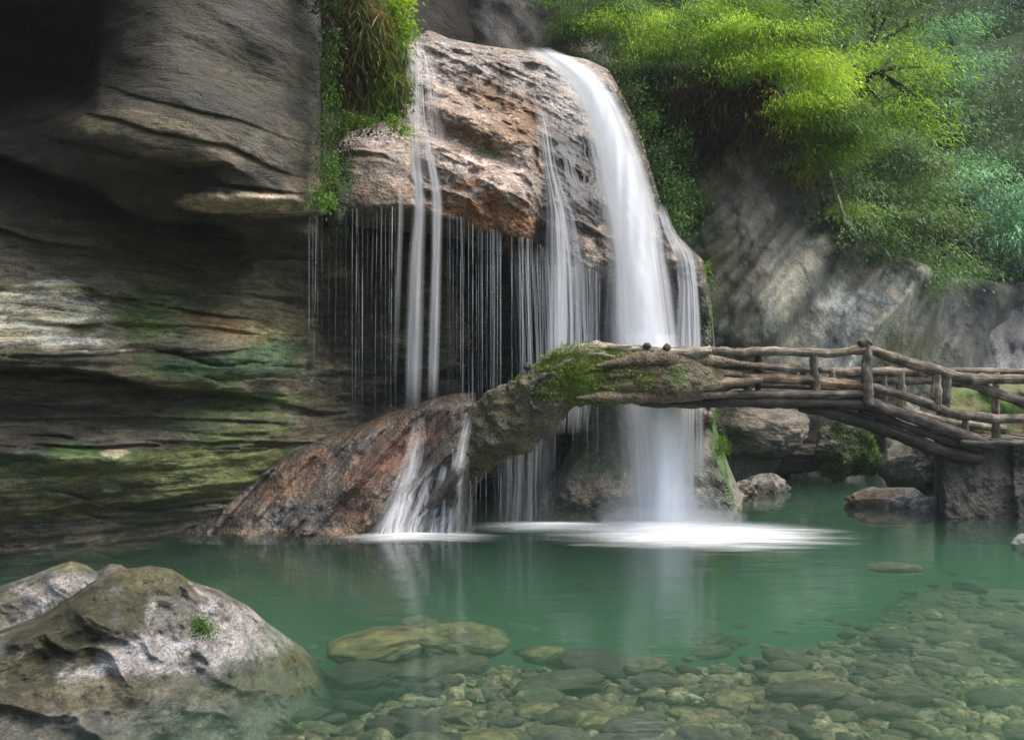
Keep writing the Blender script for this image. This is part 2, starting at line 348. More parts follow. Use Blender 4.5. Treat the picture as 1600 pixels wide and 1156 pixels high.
# ================================================================== FALL LEDGE (travertine dome)
topD = smoothcurve([(505,245),(520,222),(545,200),(580,192),(618,186),(630,120),(636,52),(650,42),(670,44),(700,60),(760,72),(815,78),(870,84),(915,92),(950,108),(975,150),(1000,205),(1020,275),(1035,322),(1050,360),(1075,384),(1100,408),(1112,470),(1118,560)], 900)
botD = smoothcurve([(505,330),(516,352),(530,356),(545,334),(600,331),(640,332),(690,340),(720,346),(745,362),(770,366),(800,374),(830,382),(847,392),(856,404),(868,424),(900,425),(930,430),(958,450),(968,480),(976,640),(990,660),(1118,660)], 900)
def depthD(px, py, v):
    T = topD(px); B = botD(px)
    h = np.clip((410-py)/340, -.8, 1.1)
    Y = 14.55+2.6*np.maximum(h, 0)**1.25+.0*px
    Y = Y+np.maximum(-h, 0)*.3
    # front block on the left
    Y = Y-.35*sst(660, 600, px)*sst(190, 240, py)
    # terraces
    Y = Y-.45*np.exp(-((py-(150+.45*(px-640)))/26)**2)*sst(640, 700, px)*sst(880, 820, px)
    Y = Y-.3*np.exp(-((py-(222+.5*(px-650)))/30)**2)*sst(640, 690, px)*sst(860, 820, px)
    Y = Y-.5*np.exp(-(((px-770)/75)**2+((py-320)/50)**2))
    Y = Y+.45*np.exp(-((px-(845+.02*(py-200)))/14)**2)*sst(200, 260, py)
    Y = Y+ledge(px, py, [(505,240),(560,232),(600,238),(640,262)], -.14, 8, x1=640, w=2)+ledge(px, py, [(505,258),(560,247),(600,250),(640,268)], -.25, 200, x1=640, fade=15, w=3)
    # right hand shoulder
    Y = Y+.5*sst(850, 960, px)
    Y = Y+ledge(px, py, [(1000,360),(1040,362),(1075,386),(1120,410)], -.35, 60, x0=1035, fade=8)
    # rounded rims
    et = np.clip((py-T)/26, 0, 1); Y = Y+1.6*(1-np.sqrt(1-(1-et)**2))
    eb = np.clip((B-py)/16, 0, 1); Y = Y+.5*(1-np.sqrt(1-(1-eb)**2))
    el = np.clip((px-505)/26, 0, 1); Y = Y+1.2*(1-np.sqrt(1-(1-el)**2))
    er = np.clip((1118-px)/30, 0, 1); Y = Y+1.5*(1-np.sqrt(1-(1-er)**2))
    return Y
def noiseD(P, X, Yp):
    q = P.copy(); q[..., 2] += .55*P[..., 0]
    lf = 1-.75*sst(665, 635, X)*sst(190, 230, Yp)
    a = -ridge(q*np.array([.9, .9, 2.4]), 4, 51)*.16*lf
    b = fbm(P*2.6, 5, 52)*.14*lf
    c = fbm(P*.7, 3, 53)*.22
    return a+b+c
def colD(px, py, P):
    b = [(760,180,150,60,28,(.36,.28,.22),.9),(700,95,90,50,20,(.36,.32,.29),.9),(860,140,80,50,30,(.27,.25,.23),.9),(700,230,60,40,30,(.45,.36,.30),.9),
         (800,160,90,22,22,(.15,.085,.035),.8),(820,215,60,30,30,(.16,.09,.04),.8),(740,215,40,22,20,(.13,.08,.03),.8),(760,270,110,26,24,(.47,.38,.32),.95),(770,330,110,40,12,(.26,.13,.05),.95),(800,350,70,30,25,(.30,.15,.07),.9),
         (830,380,40,20,20,(.30,.18,.12),.8),(590,295,60,40,0,(.13,.095,.065),.9),(620,300,26,30,0,(.24,.16,.10),.7),(590,215,60,18,4,(.38,.34,.31),.9),(670,280,26,60,0,(.17,.14,.12),.7),
         (530,320,20,60,0,(.03,.05,.015),.9),(535,270,22,30,0,(.04,.08,.01),.9),(900,300,60,140,10,(.075,.07,.066),1),(900,180,60,30,40,(.28,.265,.25),.7),(880,235,40,40,0,(.055,.05,.048),.8),
         (760,240,22,8,10,(.08,.13,.02),.8),(1070,480,60,110,0,(.06,.058,.055),.9),(1035,300,22,60,10,(.20,.16,.12),.8),(980,170,30,60,20,(.16,.145,.12),.8)]
    c = paint((.26, .22, .185), px, py, P, b, 2, 1.6, (1, 1, 1.4))
    q = P.copy(); q[..., 2] += .55*P[..., 0]
    r = ridge(q*np.array([1.6, 1.6, 5.0]), 4, 57)
    return c*(1+.35*(r-.2)[..., None])*np.array([1.12, 1.13, 1.18])
relief('fall_ledge', xs_between(505, 1118, 1.7), topD, botD, 230, depthD, R_dome, colD, [noiseD], thick=2.2,
       label='domed pinkish brown travertine ledge that the waterfall pours over', cat='rock ledge')

# ================================================================== ROCK CONE under the main fall
topC = smoothcurve([(815,800),(850,770),(880,720),(910,660),(940,610),(980,570),(1040,560),(1090,575),(1110,620),(1122,680),(1140,730),(1160,775)], 500)
def depthC(px, py, v):
    T = topC(px); Y = 17.2-2.0*sst(560, 800, py)
    et = np.clip((py-T)/60, 0, 1); return Y+1.2*(1-np.sqrt(1-(1-et)**2))+.5*((px-990)/170)**2
relief('rock_cone', xs_between(815, 1160, 2.6), topC, lambda x: 0*x+845, 140, depthC, R_cone,
       lambda px, py, P: paint((.17, .175, .145), px, py, P, [(930,680,80,110,10,(.11,.145,.085),.9),(930,780,100,30,0,(.16,.14,.125),.8),(1115,700,30,90,-10,(.15,.15,.13),.8),(1122,690,10,90,-15,(.04,.12,.01),.9)], 7),
       [lambda P, X, Y: fbm(P*1.4, 5, 61)*.22], thick=1.5, drop=1.0, label='grey green cone of wet rock in the pool behind the foot of the main waterfall', cat='rock')

# ================================================================== RAMP ROCK
topR = smoothcurve([(250,829),(262,812),(290,790),(320,772),(350,757),(400,730),(445,709),(500,688),(560,664),(620,641),(670,624),(712,614),(745,612),(790,612)], 700)
botR = curve([(250,845),(300,850),(700,850),(790,850)])
def depthR(px, py, v):
    s = np.clip((835-py)/220, 0, 1)
    Y = 13.15+1.5*s**1.1-.25*np.exp(-((px-600)/160)**2)+.1*sst(420, 250, px)
    et = np.clip((py-topR(px))/24, 0, 1); Y = Y+(.12+.88*sst(280, 480, px))*(1-np.sqrt(1-(1-et)**2))
    Y = Y-1.0*sst(640, 735, px)*sst(830, 740, py)*sst(600, 640, py)
    er = np.clip((746-.16*np.maximum(py-690, 0)-px)/26, 0, 1); Y = Y+1.6*(1-np.sqrt(1-(1-er)**2))
    return Y
def noiseR(P, X, Yp):
    u = X+(Yp-700)*.9  # flow lines run down to the left
    q = np.stack([u/26, (Yp-X*.4)/160, P[..., 1]*0], -1)
    return fbm(q, 4, 71)*.16-ridge(q*np.array([2.2, 1, 1]), 3, 72)*.05+fbm(P*1.3, 4, 73)*.16+fbm(P*6, 3, 74)*.03
def colR(px, py, P):
    b = [(290,810,60,26,-25,(.13,.065,.045),.9),(330,795,40,20,-30,(.06,.05,.045),.8),(400,735,70,14,-25,(.05,.045,.04),.9),(420,780,110,30,-10,(.13,.10,.08),.8),(470,740,80,24,-25,(.19,.11,.065),.8),(470,810,60,22,-10,(.10,.10,.10),.9),
         (590,720,80,34,-45,(.20,.11,.075),.9),(640,690,80,30,-30,(.22,.11,.07),.8),(560,790,60,30,-40,(.19,.115,.075),.9),(520,830,260,8,0,(.24,.17,.11),.7),(700,650,30,34,0,(.13,.08,.07),.8),(600,660,90,14,-22,(.16,.10,.06),.7),(725,690,30,60,10,(.14,.12,.075),.9)]
    c = .72*paint((.12, .10, .088), px, py, P, b, 3, 1.4)*np.array([.95, 1, 1.02])
    u = px+(py-700)*.9
    n = fbm(np.stack([u/14, (py-px*.4)/220, 0*px], -1), 4, 77)
    return c*(1+.5*n[..., None])
relief('rock_ramp', xs_between(250, 744, 1.8), topR, botR, 150, depthR, R_ramp, colR, [noiseR], thick=1.6, drop=1.2,
       label='sloping reddish brown wet rock rising from the pool to the mossy trunk', cat='rock')

# ================================================================== RIGHT CLIFF
topX = smoothcurve([(850,60),(960,90),(1050,95),(1150,105),(1230,150),(1290,240),(1320,330),(1350,372),(1400,395),(1480,425),(1560,440),(1700,440)], 500)
tX = TPS([(850,60,21),(960,200,20.5),(1060,200,19.6),(1060,450,19.0),(1060,800,19),(1150,120,17.9),(1170,230,19.4),(1240,300,20.2),(1300,330,20.4),(1150,330,19.0),(1150,450,18.6),(1150,600,18.9),
          (1250,450,19.6),(1250,600,19.6),(1330,420,19.9),(1330,520,20.0),(1400,480,20.3),(1450,600,21),(1330,700,21.5),(1450,720,22),(1230,180,18.3),(1290,260,19.0),(1250,800,21),(1400,800,21),(1480,440,21.5),(1600,500,25),(1700,800,24)])
def swirl(px, py): # flow coordinate of the fluted rock
    return (px-1100)+(py-200)*(.75-.0006*(px-1100))
def depthX(px, py, v):
    Y = tX(px, py)
    s = swirl(px, py)+18*fbm(np.stack([px/140, py/140, 0*px], -1), 3, 81)
    Y = Y+.30*np.sin(s/26)*sst(300, 420, py)+.16*np.sin(s/11+1)*sst(300, 430, py)+.07*np.sin(s/5+2)*sst(250, 350, py)
    Y = Y+1.8*sst(1452, 1480, px+.35*(py-440)-14)*sst(700, 640, py)
    et = np.clip((py-topX(px))/18, 0, 1)
    return Y+.9*(1-np.sqrt(1-(1-et)**2))
def colX(px, py, P):
    b = [(1120,250,60,90,0,(.20,.165,.11),.8),(1180,330,60,60,0,(.20,.185,.17),.8),(1250,260,90,80,30,(.045,.038,.034),.9),(1290,340,50,60,0,(.05,.05,.04),.8),(1120,420,60,60,20,(.13,.115,.07),.7),(1090,340,40,90,0,(.05,.09,.03),.6),  # near-black blobs put the shade of the overhung hollow into the rock colour
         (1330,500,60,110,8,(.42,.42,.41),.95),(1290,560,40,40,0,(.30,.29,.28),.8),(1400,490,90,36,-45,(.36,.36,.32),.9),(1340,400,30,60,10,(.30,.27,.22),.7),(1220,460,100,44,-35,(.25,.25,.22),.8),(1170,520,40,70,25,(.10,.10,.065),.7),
         (1540,500,80,70,0,(.10,.10,.11),.9),(1570,560,30,50,20,(.22,.22,.24),.8),(1400,560,60,30,-35,(.12,.13,.05),.6)]
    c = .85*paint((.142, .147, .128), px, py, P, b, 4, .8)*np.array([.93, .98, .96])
    s = swirl(px, py)
    n = fbm(np.stack([s/16, (px-py)/260, 0*px], -1), 4, 83)
    return c*(1+.26*n[..., None])
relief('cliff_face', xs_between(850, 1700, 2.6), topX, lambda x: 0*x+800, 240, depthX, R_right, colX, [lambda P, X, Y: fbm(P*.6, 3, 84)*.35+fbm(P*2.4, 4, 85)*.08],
       thick=3, kind='structure')
# distant grey wall, right
relief('far_cliff', xs_between(1400, 1760, 5), curve([(1400,405),(1480,425),(1560,432),(1760,420)]), lambda x: 0*x+760, 120, lambda px, py, v: 25.5+(px-1500)*.004+1.5*sst(470, 430, py), R_right,
       lambda px, py, P: paint((.14, .14, .15), px, py, P, [(1560,560,40,40,30,(.3,.3,.32),.8),(1460,560,50,60,0,(.08,.10,.04),.6)], 8),
       [lambda P, X, Y: fbm(P*np.array([.8, .8, .4]), 4, 91)*.7], thick=2, kind='structure')

# ================================================================== BOULDERS (closed bodies)
def icos(n):
    t = (1+5**.5)/2
    v = np.array([(-1,t,0),(1,t,0),(-1,-t,0),(1,-t,0),(0,-1,t),(0,1,t),(0,-1,-t),(0,1,-t),(t,0,-1),(t,0,1),(-t,0,-1),(-t,0,1)], float)
    f = [(0,11,5),(0,5,1),(0,1,7),(0,7,10),(0,10,11),(1,5,9),(5,11,4),(11,10,2),(10,7,6),(7,1,8),(3,9,4),(3,4,2),(3,2,6),(3,6,8),(3,8,9),(4,9,5),(2,4,11),(6,2,10),(8,6,7),(9,8,1)]
    v /= np.linalg.norm(v[0]); v = [tuple(x) for x in v]
    for _ in range(n):
        c = {}; nf = []
        def mid(a, b):
            k = (min(a, b), max(a, b))
            if k not in c:
                m = np.array(v[a])+np.array(v[b]); m /= np.linalg.norm(m); v.append(tuple(m)); c[k] = len(v)-1
            return c[k]
        for a, b, d in f:
            x, y, z = mid(a, b), mid(b, d), mid(d, a); nf += [(a,x,z),(b,y,x),(d,z,y),(x,y,z)]
        f = nf
    return np.array(v), np.array(f, np.int32)
ICO = {k: icos(k) for k in (2, 3, 4, 6)}
def boulder(name, c, r, rot=0, sub=6, seed=0, amp=.25, base=(.2,.19,.17), spots=(), facet=.5, mat=None, power=1.0, parent=None, squash=None, **tags):
    v, f = ICO[sub]; d = v.copy()
    rr = 1+amp*fbm(d*1.3+seed*9.1, 3, seed)+amp*.35*fbm(d*4+seed, 4, seed+1)+amp*.10*fbm(d*14, 4, seed+2)
    # facets: clip by random planes
    g = np.random.default_rng(seed+50)
    for k in range(int(10*facet)):
        n = g.normal(size=3); n /= np.linalg.norm(n); off = g.uniform(.72, .95); q = (d*rr[:, None])@n
        ex = np.maximum(q-off, 0); rr = rr-ex*.8/np.maximum(np.abs(d@n), .3)
    P = d*rr[:, None]*np.array(r)
    if squash is not None: P = squash(P)
    a = math.radians(rot); R = np.array([[math.cos(a), -math.sin(a), 0], [math.sin(a), math.cos(a), 0], [0, 0, 1]])
    P = P@R.T+np.array(c)
    C = np.empty((len(P), 3)); C[:] = base; n = fbm(P*2.2/max(r)*1.2, 5, seed+5)
    for (sd, thr, rgb, st) in spots:  # sd: direction, thr: cosine threshold
        sd = np.array(sd, float); sd /= np.linalg.norm(sd); w = sst(thr-.18, thr+.18, d@sd+.5*n)*st
        C = C*(1-w[:, None])+np.array(rgb)*w[:, None]
    C = np.clip(C*(1+.3*n[:, None]), .005, .9)
    return mesh(name, P, f, mat or R_boulder, parent, col=C, fsize=3, **tags)
PALE = (.38, .37, .36); MOSS = (.075, .085, .03)
def bc(px, py, Y): return tuple(at(px, py, Y))
# big foreground boulder: shaped from its outline as a thick relief plus body
def fg_boulder(name, outline, y0, Ynear, mats, blobs, xr, step, seed, label, depthspan=1.6, botpy=None, base=(.125,.125,.112)):
    top = smoothcurve(outline, 500)
    bot = curve(botpy)
    def dep(px, py, v):
        vv = np.clip((py-top(px))/(np.maximum(bot(px)-top(px), 1)), 0, 1)
        Y = Ynear(px)+depthspan*.75*(1-vv)**2.2+.10*np.abs(np.sin((py-.5*px)/31+1.5*fbm(np.stack([px/80, py/80, 0*px], -1), 3, seed)))
        et = np.clip((py-top(px))/40, 0, 1); Y = Y+.6*(1-np.sqrt(1-(1-et)**2)); return Y
    def nz(P, X, Y):
        q = P.copy(); q[..., 2] += .35*P[..., 0]
        return fbm(P*1.1, 3, seed)*.22+fbm(q*np.array([2, 2, 5]), 4, seed+1)*.07-ridge(q*np.array([1.5, 1.5, 6]), 4, seed+2)*.05+fbm(P*11, 4, seed+3)*.026
    return relief(name, xs_between(xr[0], xr[1], step), top, bot, 150, dep, mats, lambda px, py, P: paint(base, px, py, P, blobs, seed, 2.6, (1, 1, 1.6))*(1+.25*fbm(P*np.array([3, 3, 9]), 4, seed+7)[..., None]), [nz], thick=1.0, drop=1.1,
                  label=label, cat='boulder', group='boulders lying in the near left of the pool')
fg_boulder('boulder', [(-260,1010),(-100,1000),(0,985),(60,962),(110,932),(150,905),(190,890),(232,883),(268,888),(300,908),(345,922),(390,948),(420,975),(450,994),(475,1012),(510,1050),(530,1085)], 0,
           lambda x: np.interp(x, [-260, 0, 200, 440, 530], [5.35, 5.6, 6.2, 7.35, 8.0]), R_boulder,
           [(130,960,170,70,-15,(.045,.045,.02),1),(60,1040,200,70,-15,(.038,.04,.018),1),(250,905,90,30,10,(.075,.072,.035),.9),(390,990,90,46,25,(.33,.325,.32),1),(300,1000,60,30,-30,(.20,.195,.19),.8),(210,1030,110,40,-20,(.29,.29,.30),.95),
            (300,1040,110,22,-10,(.32,.32,.33),.9),(470,1050,60,40,20,(.13,.09,.03),1),(350,1075,200,20,-8,(.11,.10,.07),1),(236,955,10,26,15,(.34,.33,.31),.7),(120,1090,260,26,-10,(.09,.085,.05),.9)], (-260, 530), 2.2, 210,
           'large grey boulder with olive moss and a pale bare flank, nearest in the pool', 1.5, [(-260,1300),(530,1300)])
fg_boulder('boulder', [(-200,960),(0,915),(50,898),(85,884),(112,876),(135,882),(152,893),(170,880),(190,882),(203,892),(210,930)], 0,
           lambda x: 8.0+0*x, R_boulder,
           [(60,925,70,22,-25,(.33,.325,.31),.9),(35,960,40,40,-50,(.36,.355,.35),.9),(10,950,30,30,0,(.06,.06,.035),.8),(120,885,40,12,0,(.12,.12,.05),.8),(180,892,30,16,-10,(.15,.15,.10),.8),(120,905,40,16,10,(.28,.28,.27),.7)], (-200, 210), 2.2, 230,
           'smaller streaked grey boulder just behind the big one, against the left edge', .9, [(-200,1300),(210,1160)])

def bl(px, py, Y, rx, ry, rz, seed, label, spots=(), base=(.2,.19,.17), rot=0, name='boulder', **k):
    s = Y/F
    return boulder(name, bc(px, py, Y), (rx*s, ry*s, rz*s), rot, 6, seed, spots=spots, base=base, label=label, cat='boulder', **k)
bl(1178, 672, 19.6, 88, 60, 46, 3, 'rounded tan boulder with a dark undercut, seen beneath the log bridge', [((-.3,-1,.2),.2,(.12,.12,.08),.8),((1,-.6,.5),.5,(.26,.23,.19),.8)], (.13,.125,.10), amp=.12, facet=.4)
bl(1215, 712, 20.4, 95, 50, 26, 4, 'low dark ledge rock at the waterline under the rounded tan boulder', base=(.10,.095,.085), amp=.2)
bl(1196, 766, 17.6, 42, 30, 34, 5, 'jagged wet rock with white glints just right of the foot of the waterfall', [((.3,-.3,1),.75,(.30,.29,.28),.9)], (.07,.065,.055), amp=.5, facet=1.2, rot=20)  # pale spot on top is the wet glint painted as colour
bl(1160, 774, 17.1, 26, 20, 22, 6, 'small pointed wet rock touching the foot of the grey rock cone', [((0,-.3,1),.5,(.36,.34,.31),.8)], (.13,.11,.085), amp=.5, facet=1.2)
mossrock = bl(1322, 706, 19.4, 44, 34, 42, 7, 'dark rock carrying a bright green moss cushion beneath the bridge', base=(.10,.10,.07), amp=.38)
bl(1424, 730, 18.4, 56, 40, 46, 8, 'dark angular boulder wedged against the bridge pier', [((-.4,-.6,.6),.5,(.17,.165,.15),.7)], (.085,.082,.072), amp=.3, facet=1.2)
bl(1385, 788, 15.8, 58, 34, 30, 9, 'low dark rock with white crust breaking the water in front of the pier', [((.5,-.5,1),.35,(.42,.42,.43),.95),((-.7,-.2,.7),.45,(.13,.10,.06),.8)], (.11,.10,.08), amp=.35, facet=1.0)
bl(1440, 794, 15.5, 28, 20, 22, 10, 'small white crusted rock beside the foot of the pier', [((0,-.5,1),.2,(.5,.5,.52),.95)], (.2,.2,.2), amp=.3)
bl(1246, 750, 20.2, 16, 12, 14, 11, 'small pale rock at the far waterline beneath the bridge', [((0,-.5,1),.3,(.4,.4,.4),.8)], (.16,.15,.14), amp=.3)
bl(1604, 852, 13.2, 22, 16, 16, 12, 'small speckled pale rock cut by the right edge of the photo', [((0,-.4,1),.1,(.42,.41,.38),.9)], (.16,.15,.13), amp=.3)
bl(1290, 690, 22.0, 70, 60, 70, 13, 'pale rock face leaning behind the mossy rock beneath the bridge', [((.3,-1,.2),.3,(.26,.25,.23),.8)], (.22,.21,.18), amp=.15, facet=.5)
bl(1380, 660, 22.6, 60, 50, 60, 14, 'pale grey slab behind the dark angular boulder', base=(.24,.23,.21), amp=.15, facet=.6)

# ================================================================== TUBES (wood)
def catmull(pts, n):
    p = np.array(pts, float); p = np.r_[[2*p[0]-p[1]], p, [2*p[-1]-p[-2]]]; out = []
    for i in range(1, len(p)-2):
        t = np.linspace(0, 1, n, endpoint=False)[:, None]
        a, b, c, d = p[i-1], p[i], p[i+1], p[i+2]
        out.append(.5*((2*b)+(c-a)*t+(2*a-5*b+4*c-d)*t*t+(3*b-a-3*c+d)*t**3))
    out.append(p[-2][None]); return np.concatenate(out)
def tube_geo(pts, sides=14, n=8, amp=.12, seed=0, ns=3.0, px=True, flat=1.0, box=0.0):
    """pts rows (px,py,Y,r_px) or, px=False, (x,y,z,r)"""
    p = catmull(pts, n)
    if px: C = at(p[:, 0], p[:, 1], p[:, 2]); r = p[:, 3]*p[:, 2]/F
    else: C = p[:, :3]; r = p[:, 3]
    t = np.gradient(C, axis=0); t /= np.linalg.norm(t, axis=1)[:, None]+1e-9
    ref = np.array([0, 0, 1.0]) if np.abs(t[:, 2]).mean() < .8 else np.array([0, 1.0, 0])
    b = np.cross(t, ref); b /= np.linalg.norm(b, axis=1)[:, None]; nn = np.cross(b, t)
    th = np.linspace(0, 2*np.pi, sides, endpoint=False)
    D = b[:, None]*np.cos(th)[None, :, None]+nn[:, None]*np.sin(th)[None, :, None]
    q = C[:, None]+D*r[:, None, None]
    sq = 1+box*(1/((np.abs(np.cos(th-.25))**5+np.abs(np.sin(th-.25))**5)**.2)-1); r = r[:, None]*sq[None]; 
    rr = r*(1+amp*fbm(q*ns, 3, seed)+amp*.5*fbm(q*ns*5*np.array([.4, 1, 1]), 3, seed+1))
    P = C[:, None]+D*rr[..., None]*np.array([1, 1, flat])
    n_ = len(C); ln = np.r_[0, np.cumsum(np.linalg.norm(np.diff(C, axis=0), axis=1))]
    UV = np.stack([np.repeat((th/(2*np.pi))[None], n_, 0), np.repeat(ln[:, None], sides, 1)], -1)
    V = P.reshape(-1, 3); ii = np.arange(n_*sides).reshape(n_, sides)
    A = ii[:-1]; B = ii[1:]
    Fc = np.stack([A, np.roll(A, -1, 1), np.roll(B, -1, 1), B], -1).reshape(-1, 4)
    # caps as quads fans (degenerate-free pairs)
    caps = []
    for ring, cc in ((ii[0], C[0]), (ii[-1][::-1], C[-1])):
        k = len(V); V = np.r_[V, [cc]]; UV = UV.reshape(-1, 2) if UV.ndim == 3 else UV; UV = np.r_[UV, [[.5, 0]]]
        for j in range(0, sides, 2): caps.append([k, ring[(j+2) % sides], ring[(j+1) % sides], ring[j]])
    return V, np.r_[Fc, np.array(caps)], UV
def tubes(name, specs, mat, parent=None, base=(.1, .08, .06), jit=.3, colf=None, smooth=True, **tags):
    Vs, Fs, Us, off = [], [], [], 0
    for s in specs:
        V, Fc, U = tube_geo(**s); Vs.append(V); Fs.append(Fc+off); Us.append(U); off += len(V)
    V = np.concatenate(Vs); C = np.empty((len(V), 3)); C[:] = base
    C *= (1+jit*fbm(V*1.7, 3, 5))[:, None]
    if colf: C = colf(V, C)
    return mesh(name, V, np.concatenate(Fs), mat, parent, col=np.clip(C, .004, .9), uv=np.concatenate(Us), smooth=smooth, **tags)

# ---- leaves
def leaves(C, size, D=None, tilt=.6, aspect=.35, cols=None, up=(0, 0, 1), dj=.5, seed=0, curl=0.0):
    """one small bent leaf (2 quads when curl) per centre"""
    g = np.random.default_rng(seed); n = len(C)
    nrm = np.array(up)+g.normal(size=(n, 3))*tilt; nrm /= np.linalg.norm(nrm, axis=1)[:, None]
    d = g.normal(size=(n, 3))*dj+(D if D is not None else 0); d -= nrm*(d*nrm).sum(1)[:, None]*.85
    d /= np.linalg.norm(d, axis=1)[:, None]+1e-9
    s = np.cross(nrm, d); s /= np.linalg.norm(s, axis=1)[:, None]+1e-9
    size = np.broadcast_to(size, (n,))*g.uniform(.6, 1.4, n); L = size[:, None]; w = L*aspect
    a = C-d*L*.5; b = C+s*w*.5; e = C+d*L*.5-np.array([0, 0, 1])*L*curl; f = C-s*w*.5
    V = np.stack([a, b, e, f], 1).reshape(-1, 3)
    Fc = np.arange(4*n).reshape(n, 4)
    return V, Fc, (np.repeat(cols, 4, 0) if cols is not None else None)
def crown_pts(clumps, per, spread, g, flat=.45, shell=None):
    k = np.repeat(np.arange(len(clumps)), per)
    off = g.normal(size=(len(k), 3))*spread*np.array([1, 1, flat])
    return clumps[k]+off, k
def foliage(name, blobs, dens, leaf, pal, parent=None, seed=0, flat=.4, clump=.28, D=(0, -.2, -.35), aspect=.3, tilt=.55, per=70, mat=None, curl=.15, droop=0.0, **tags):
    """blobs: (px,py,Y,rx_px,ry_px,depth_m); leaf clumps spread through every blob's volume"""
    g = np.random.default_rng(seed); cl = []; 
    for (px, py, Y, rx, ry, dz) in blobs:
        s = Y/F; n = max(3, int(dens*.72*rx*ry/1000)); u = g.normal(size=(n, 3)); u /= np.linalg.norm(u, axis=1)[:, None]
        u *= g.uniform(.25, 1, n)[:, None]**.5
        c = at(px, py, Y); cl.append(c+u*np.array([rx*s, dz, ry*s]))
    cl = np.concatenate(cl); P, k = crown_pts(cl, per, clump, g, flat)
    P[:, 2] -= droop*((P-cl[k])[:, :2]**2).sum(1)**.5
    pal = np.array(pal); ct = g.uniform(0, 1, len(cl)); 
    ct = np.clip(.47+.75*fbm(cl*1.1, 3, seed)+.6*(ct-.5), 0, .999)
    i = ct[k]*(len(pal)-1); i0 = i.astype(int); fr = (i-i0)[:, None]
    cols = pal[i0]*(1-fr)+pal[np.minimum(i0+1, len(pal)-1)]*fr
    cols = cols*g.uniform(.7, 1.3, (len(k), 1))
    dirs = (P-cl[k]); dirs /= np.linalg.norm(dirs, axis=1)[:, None]+1e-9; dirs = dirs*.6+np.array(D)
    V, Fc, cc = leaves(P, leaf, dirs, tilt, aspect, cols, seed=seed, curl=curl)
    return mesh(name, V, Fc, mat or M_leaf, parent, col=cc, smooth=False, **tags)
def proj(V): return CX+F*V[:, 0]/V[:, 1], CY-F*(V[:, 2]-H)/V[:, 1]
# ================================================================== MOSSY TRUNK
def trunk_col(V, C):
    px, py = proj(V)
    b = [(925,582,95,52,0,(.16,.24,.022),1),(880,560,40,26,-30,(.10,.14,.03),.9),(1000,590,60,34,0,(.13,.12,.06),.9),(1060,582,26,20,0,(.06,.13,.02),.8),(980,625,70,14,0,(.14,.10,.055),.8),
         (735,700,50,80,0,(.10,.078,.055),.9),(800,640,60,40,-35,(.14,.13,.075),.8),(850,612,26,24,-30,(.10,.085,.08),.95),(760,700,40,36,0,(.15,.14,.085),.8),(820,600,40,12,-30,(.16,.15,.10),.7),(960,545,90,9,0,(.30,.27,.21),.8)]
    return paint((.16, .145, .09), px, py, V, b, 9, 3.0)
tr = empty('mossy_tree', tuple(at(720, 760, 13.2)), 'huge mossy fallen trunk arching from the wet brown rock to the bridge', 'tree trunk')
tp = [(721,792,13.8,6),(724,764,13.75,18),(731,722,13.65,34),(752,680,13.45,44),(798,655,13.12,46),(836,632,12.9,42),(860,608,12.85,41),(888,592,12.8,42),(940,587,12.75,43),(1000,589,12.75,41),(1050,590,12.8,35),(1090,592,12.86,26),(1122,593,12.9,15),(1150,594,12.95,5)]
M_trunk = rock_mat('mossy_bark', stretch=(.8, 1, 1.4), rot=(0, .3, 0), rough=(.5, .85), bump=.7, fine=45, spec=.35, scale=2.5, fbump=.9, pebble=26)
p_, f_, u_ = tube_geo(tp, sides=120, n=26, amp=.17, seed=3, ns=2.4, box=.75)
def rough(V, c, a, s): return V+(V-c)*0
mesh('bark', p_, f_, M_trunk, tr, col=np.clip(trunk_col(p_, None), .005, .9), uv=u_)
# knot scar
a_ = np.linspace(0, 2*np.pi, 15)[:-1]
kn = [(852+25*math.cos(t)*.9-8*math.sin(t), 612+28*math.sin(t), 12.36+.02*math.cos(2*t), 4.5+1.5*math.sin(5*t)) for t in np.r_[a_, a_[:1]]]
tubes('knot', [dict(pts=[(a,b,Y+.07,r*.7) for a,b,Y,r in kn], sides=10, n=6, amp=.6, seed=8, ns=14)], M_trunk, tr, base=(.11, .10, .085))
# root like strands running along the top edge
tubes('root', [dict(pts=[(830,578,12.75,5),(880,551,12.65,6),(925,542,12.6,8),(990,547,12.6,8),(1060,552,12.6,7),(1110,549,12.7,8)], sides=12, amp=.35, seed=4, ns=5),
               dict(pts=[(900,548,12.5,3),(930,543,12.5,4),(970,542,12.55,4),(1010,542,12.6,3)], sides=10, amp=.4, seed=5, ns=6),
               dict(pts=[(860,578,12.47,2),(895,562,12.45,4),(930,554,12.42,3),(960,558,12.45,2)], sides=10, amp=.4, seed=6, ns=6)], M_wood, tr, base=(.26, .23, .17))
def tuft_on(name, V, mask, n, L, cols, parent, seed, mat=M_grass, **tags):
    g = np.random.default_rng(seed); idx = g.choice(np.flatnonzero(mask), n)
    cen = V[idx]+g.normal(size=(n, 3))*.03
    Vv, Fc, cc = leaves(cen, L, np.array([0, -.5, .3])+g.normal(size=(n, 3))*.5, .8, .3, np.array(cols)[g.integers(0, len(cols), n)]*g.uniform(.6, 1.4, (n, 1)), seed=seed, dj=.4)
    return mesh(name, Vv, Fc, mat, parent, col=cc, smooth=False, **tags)
rs_ = np.random.default_rng(14)
sp_ = []
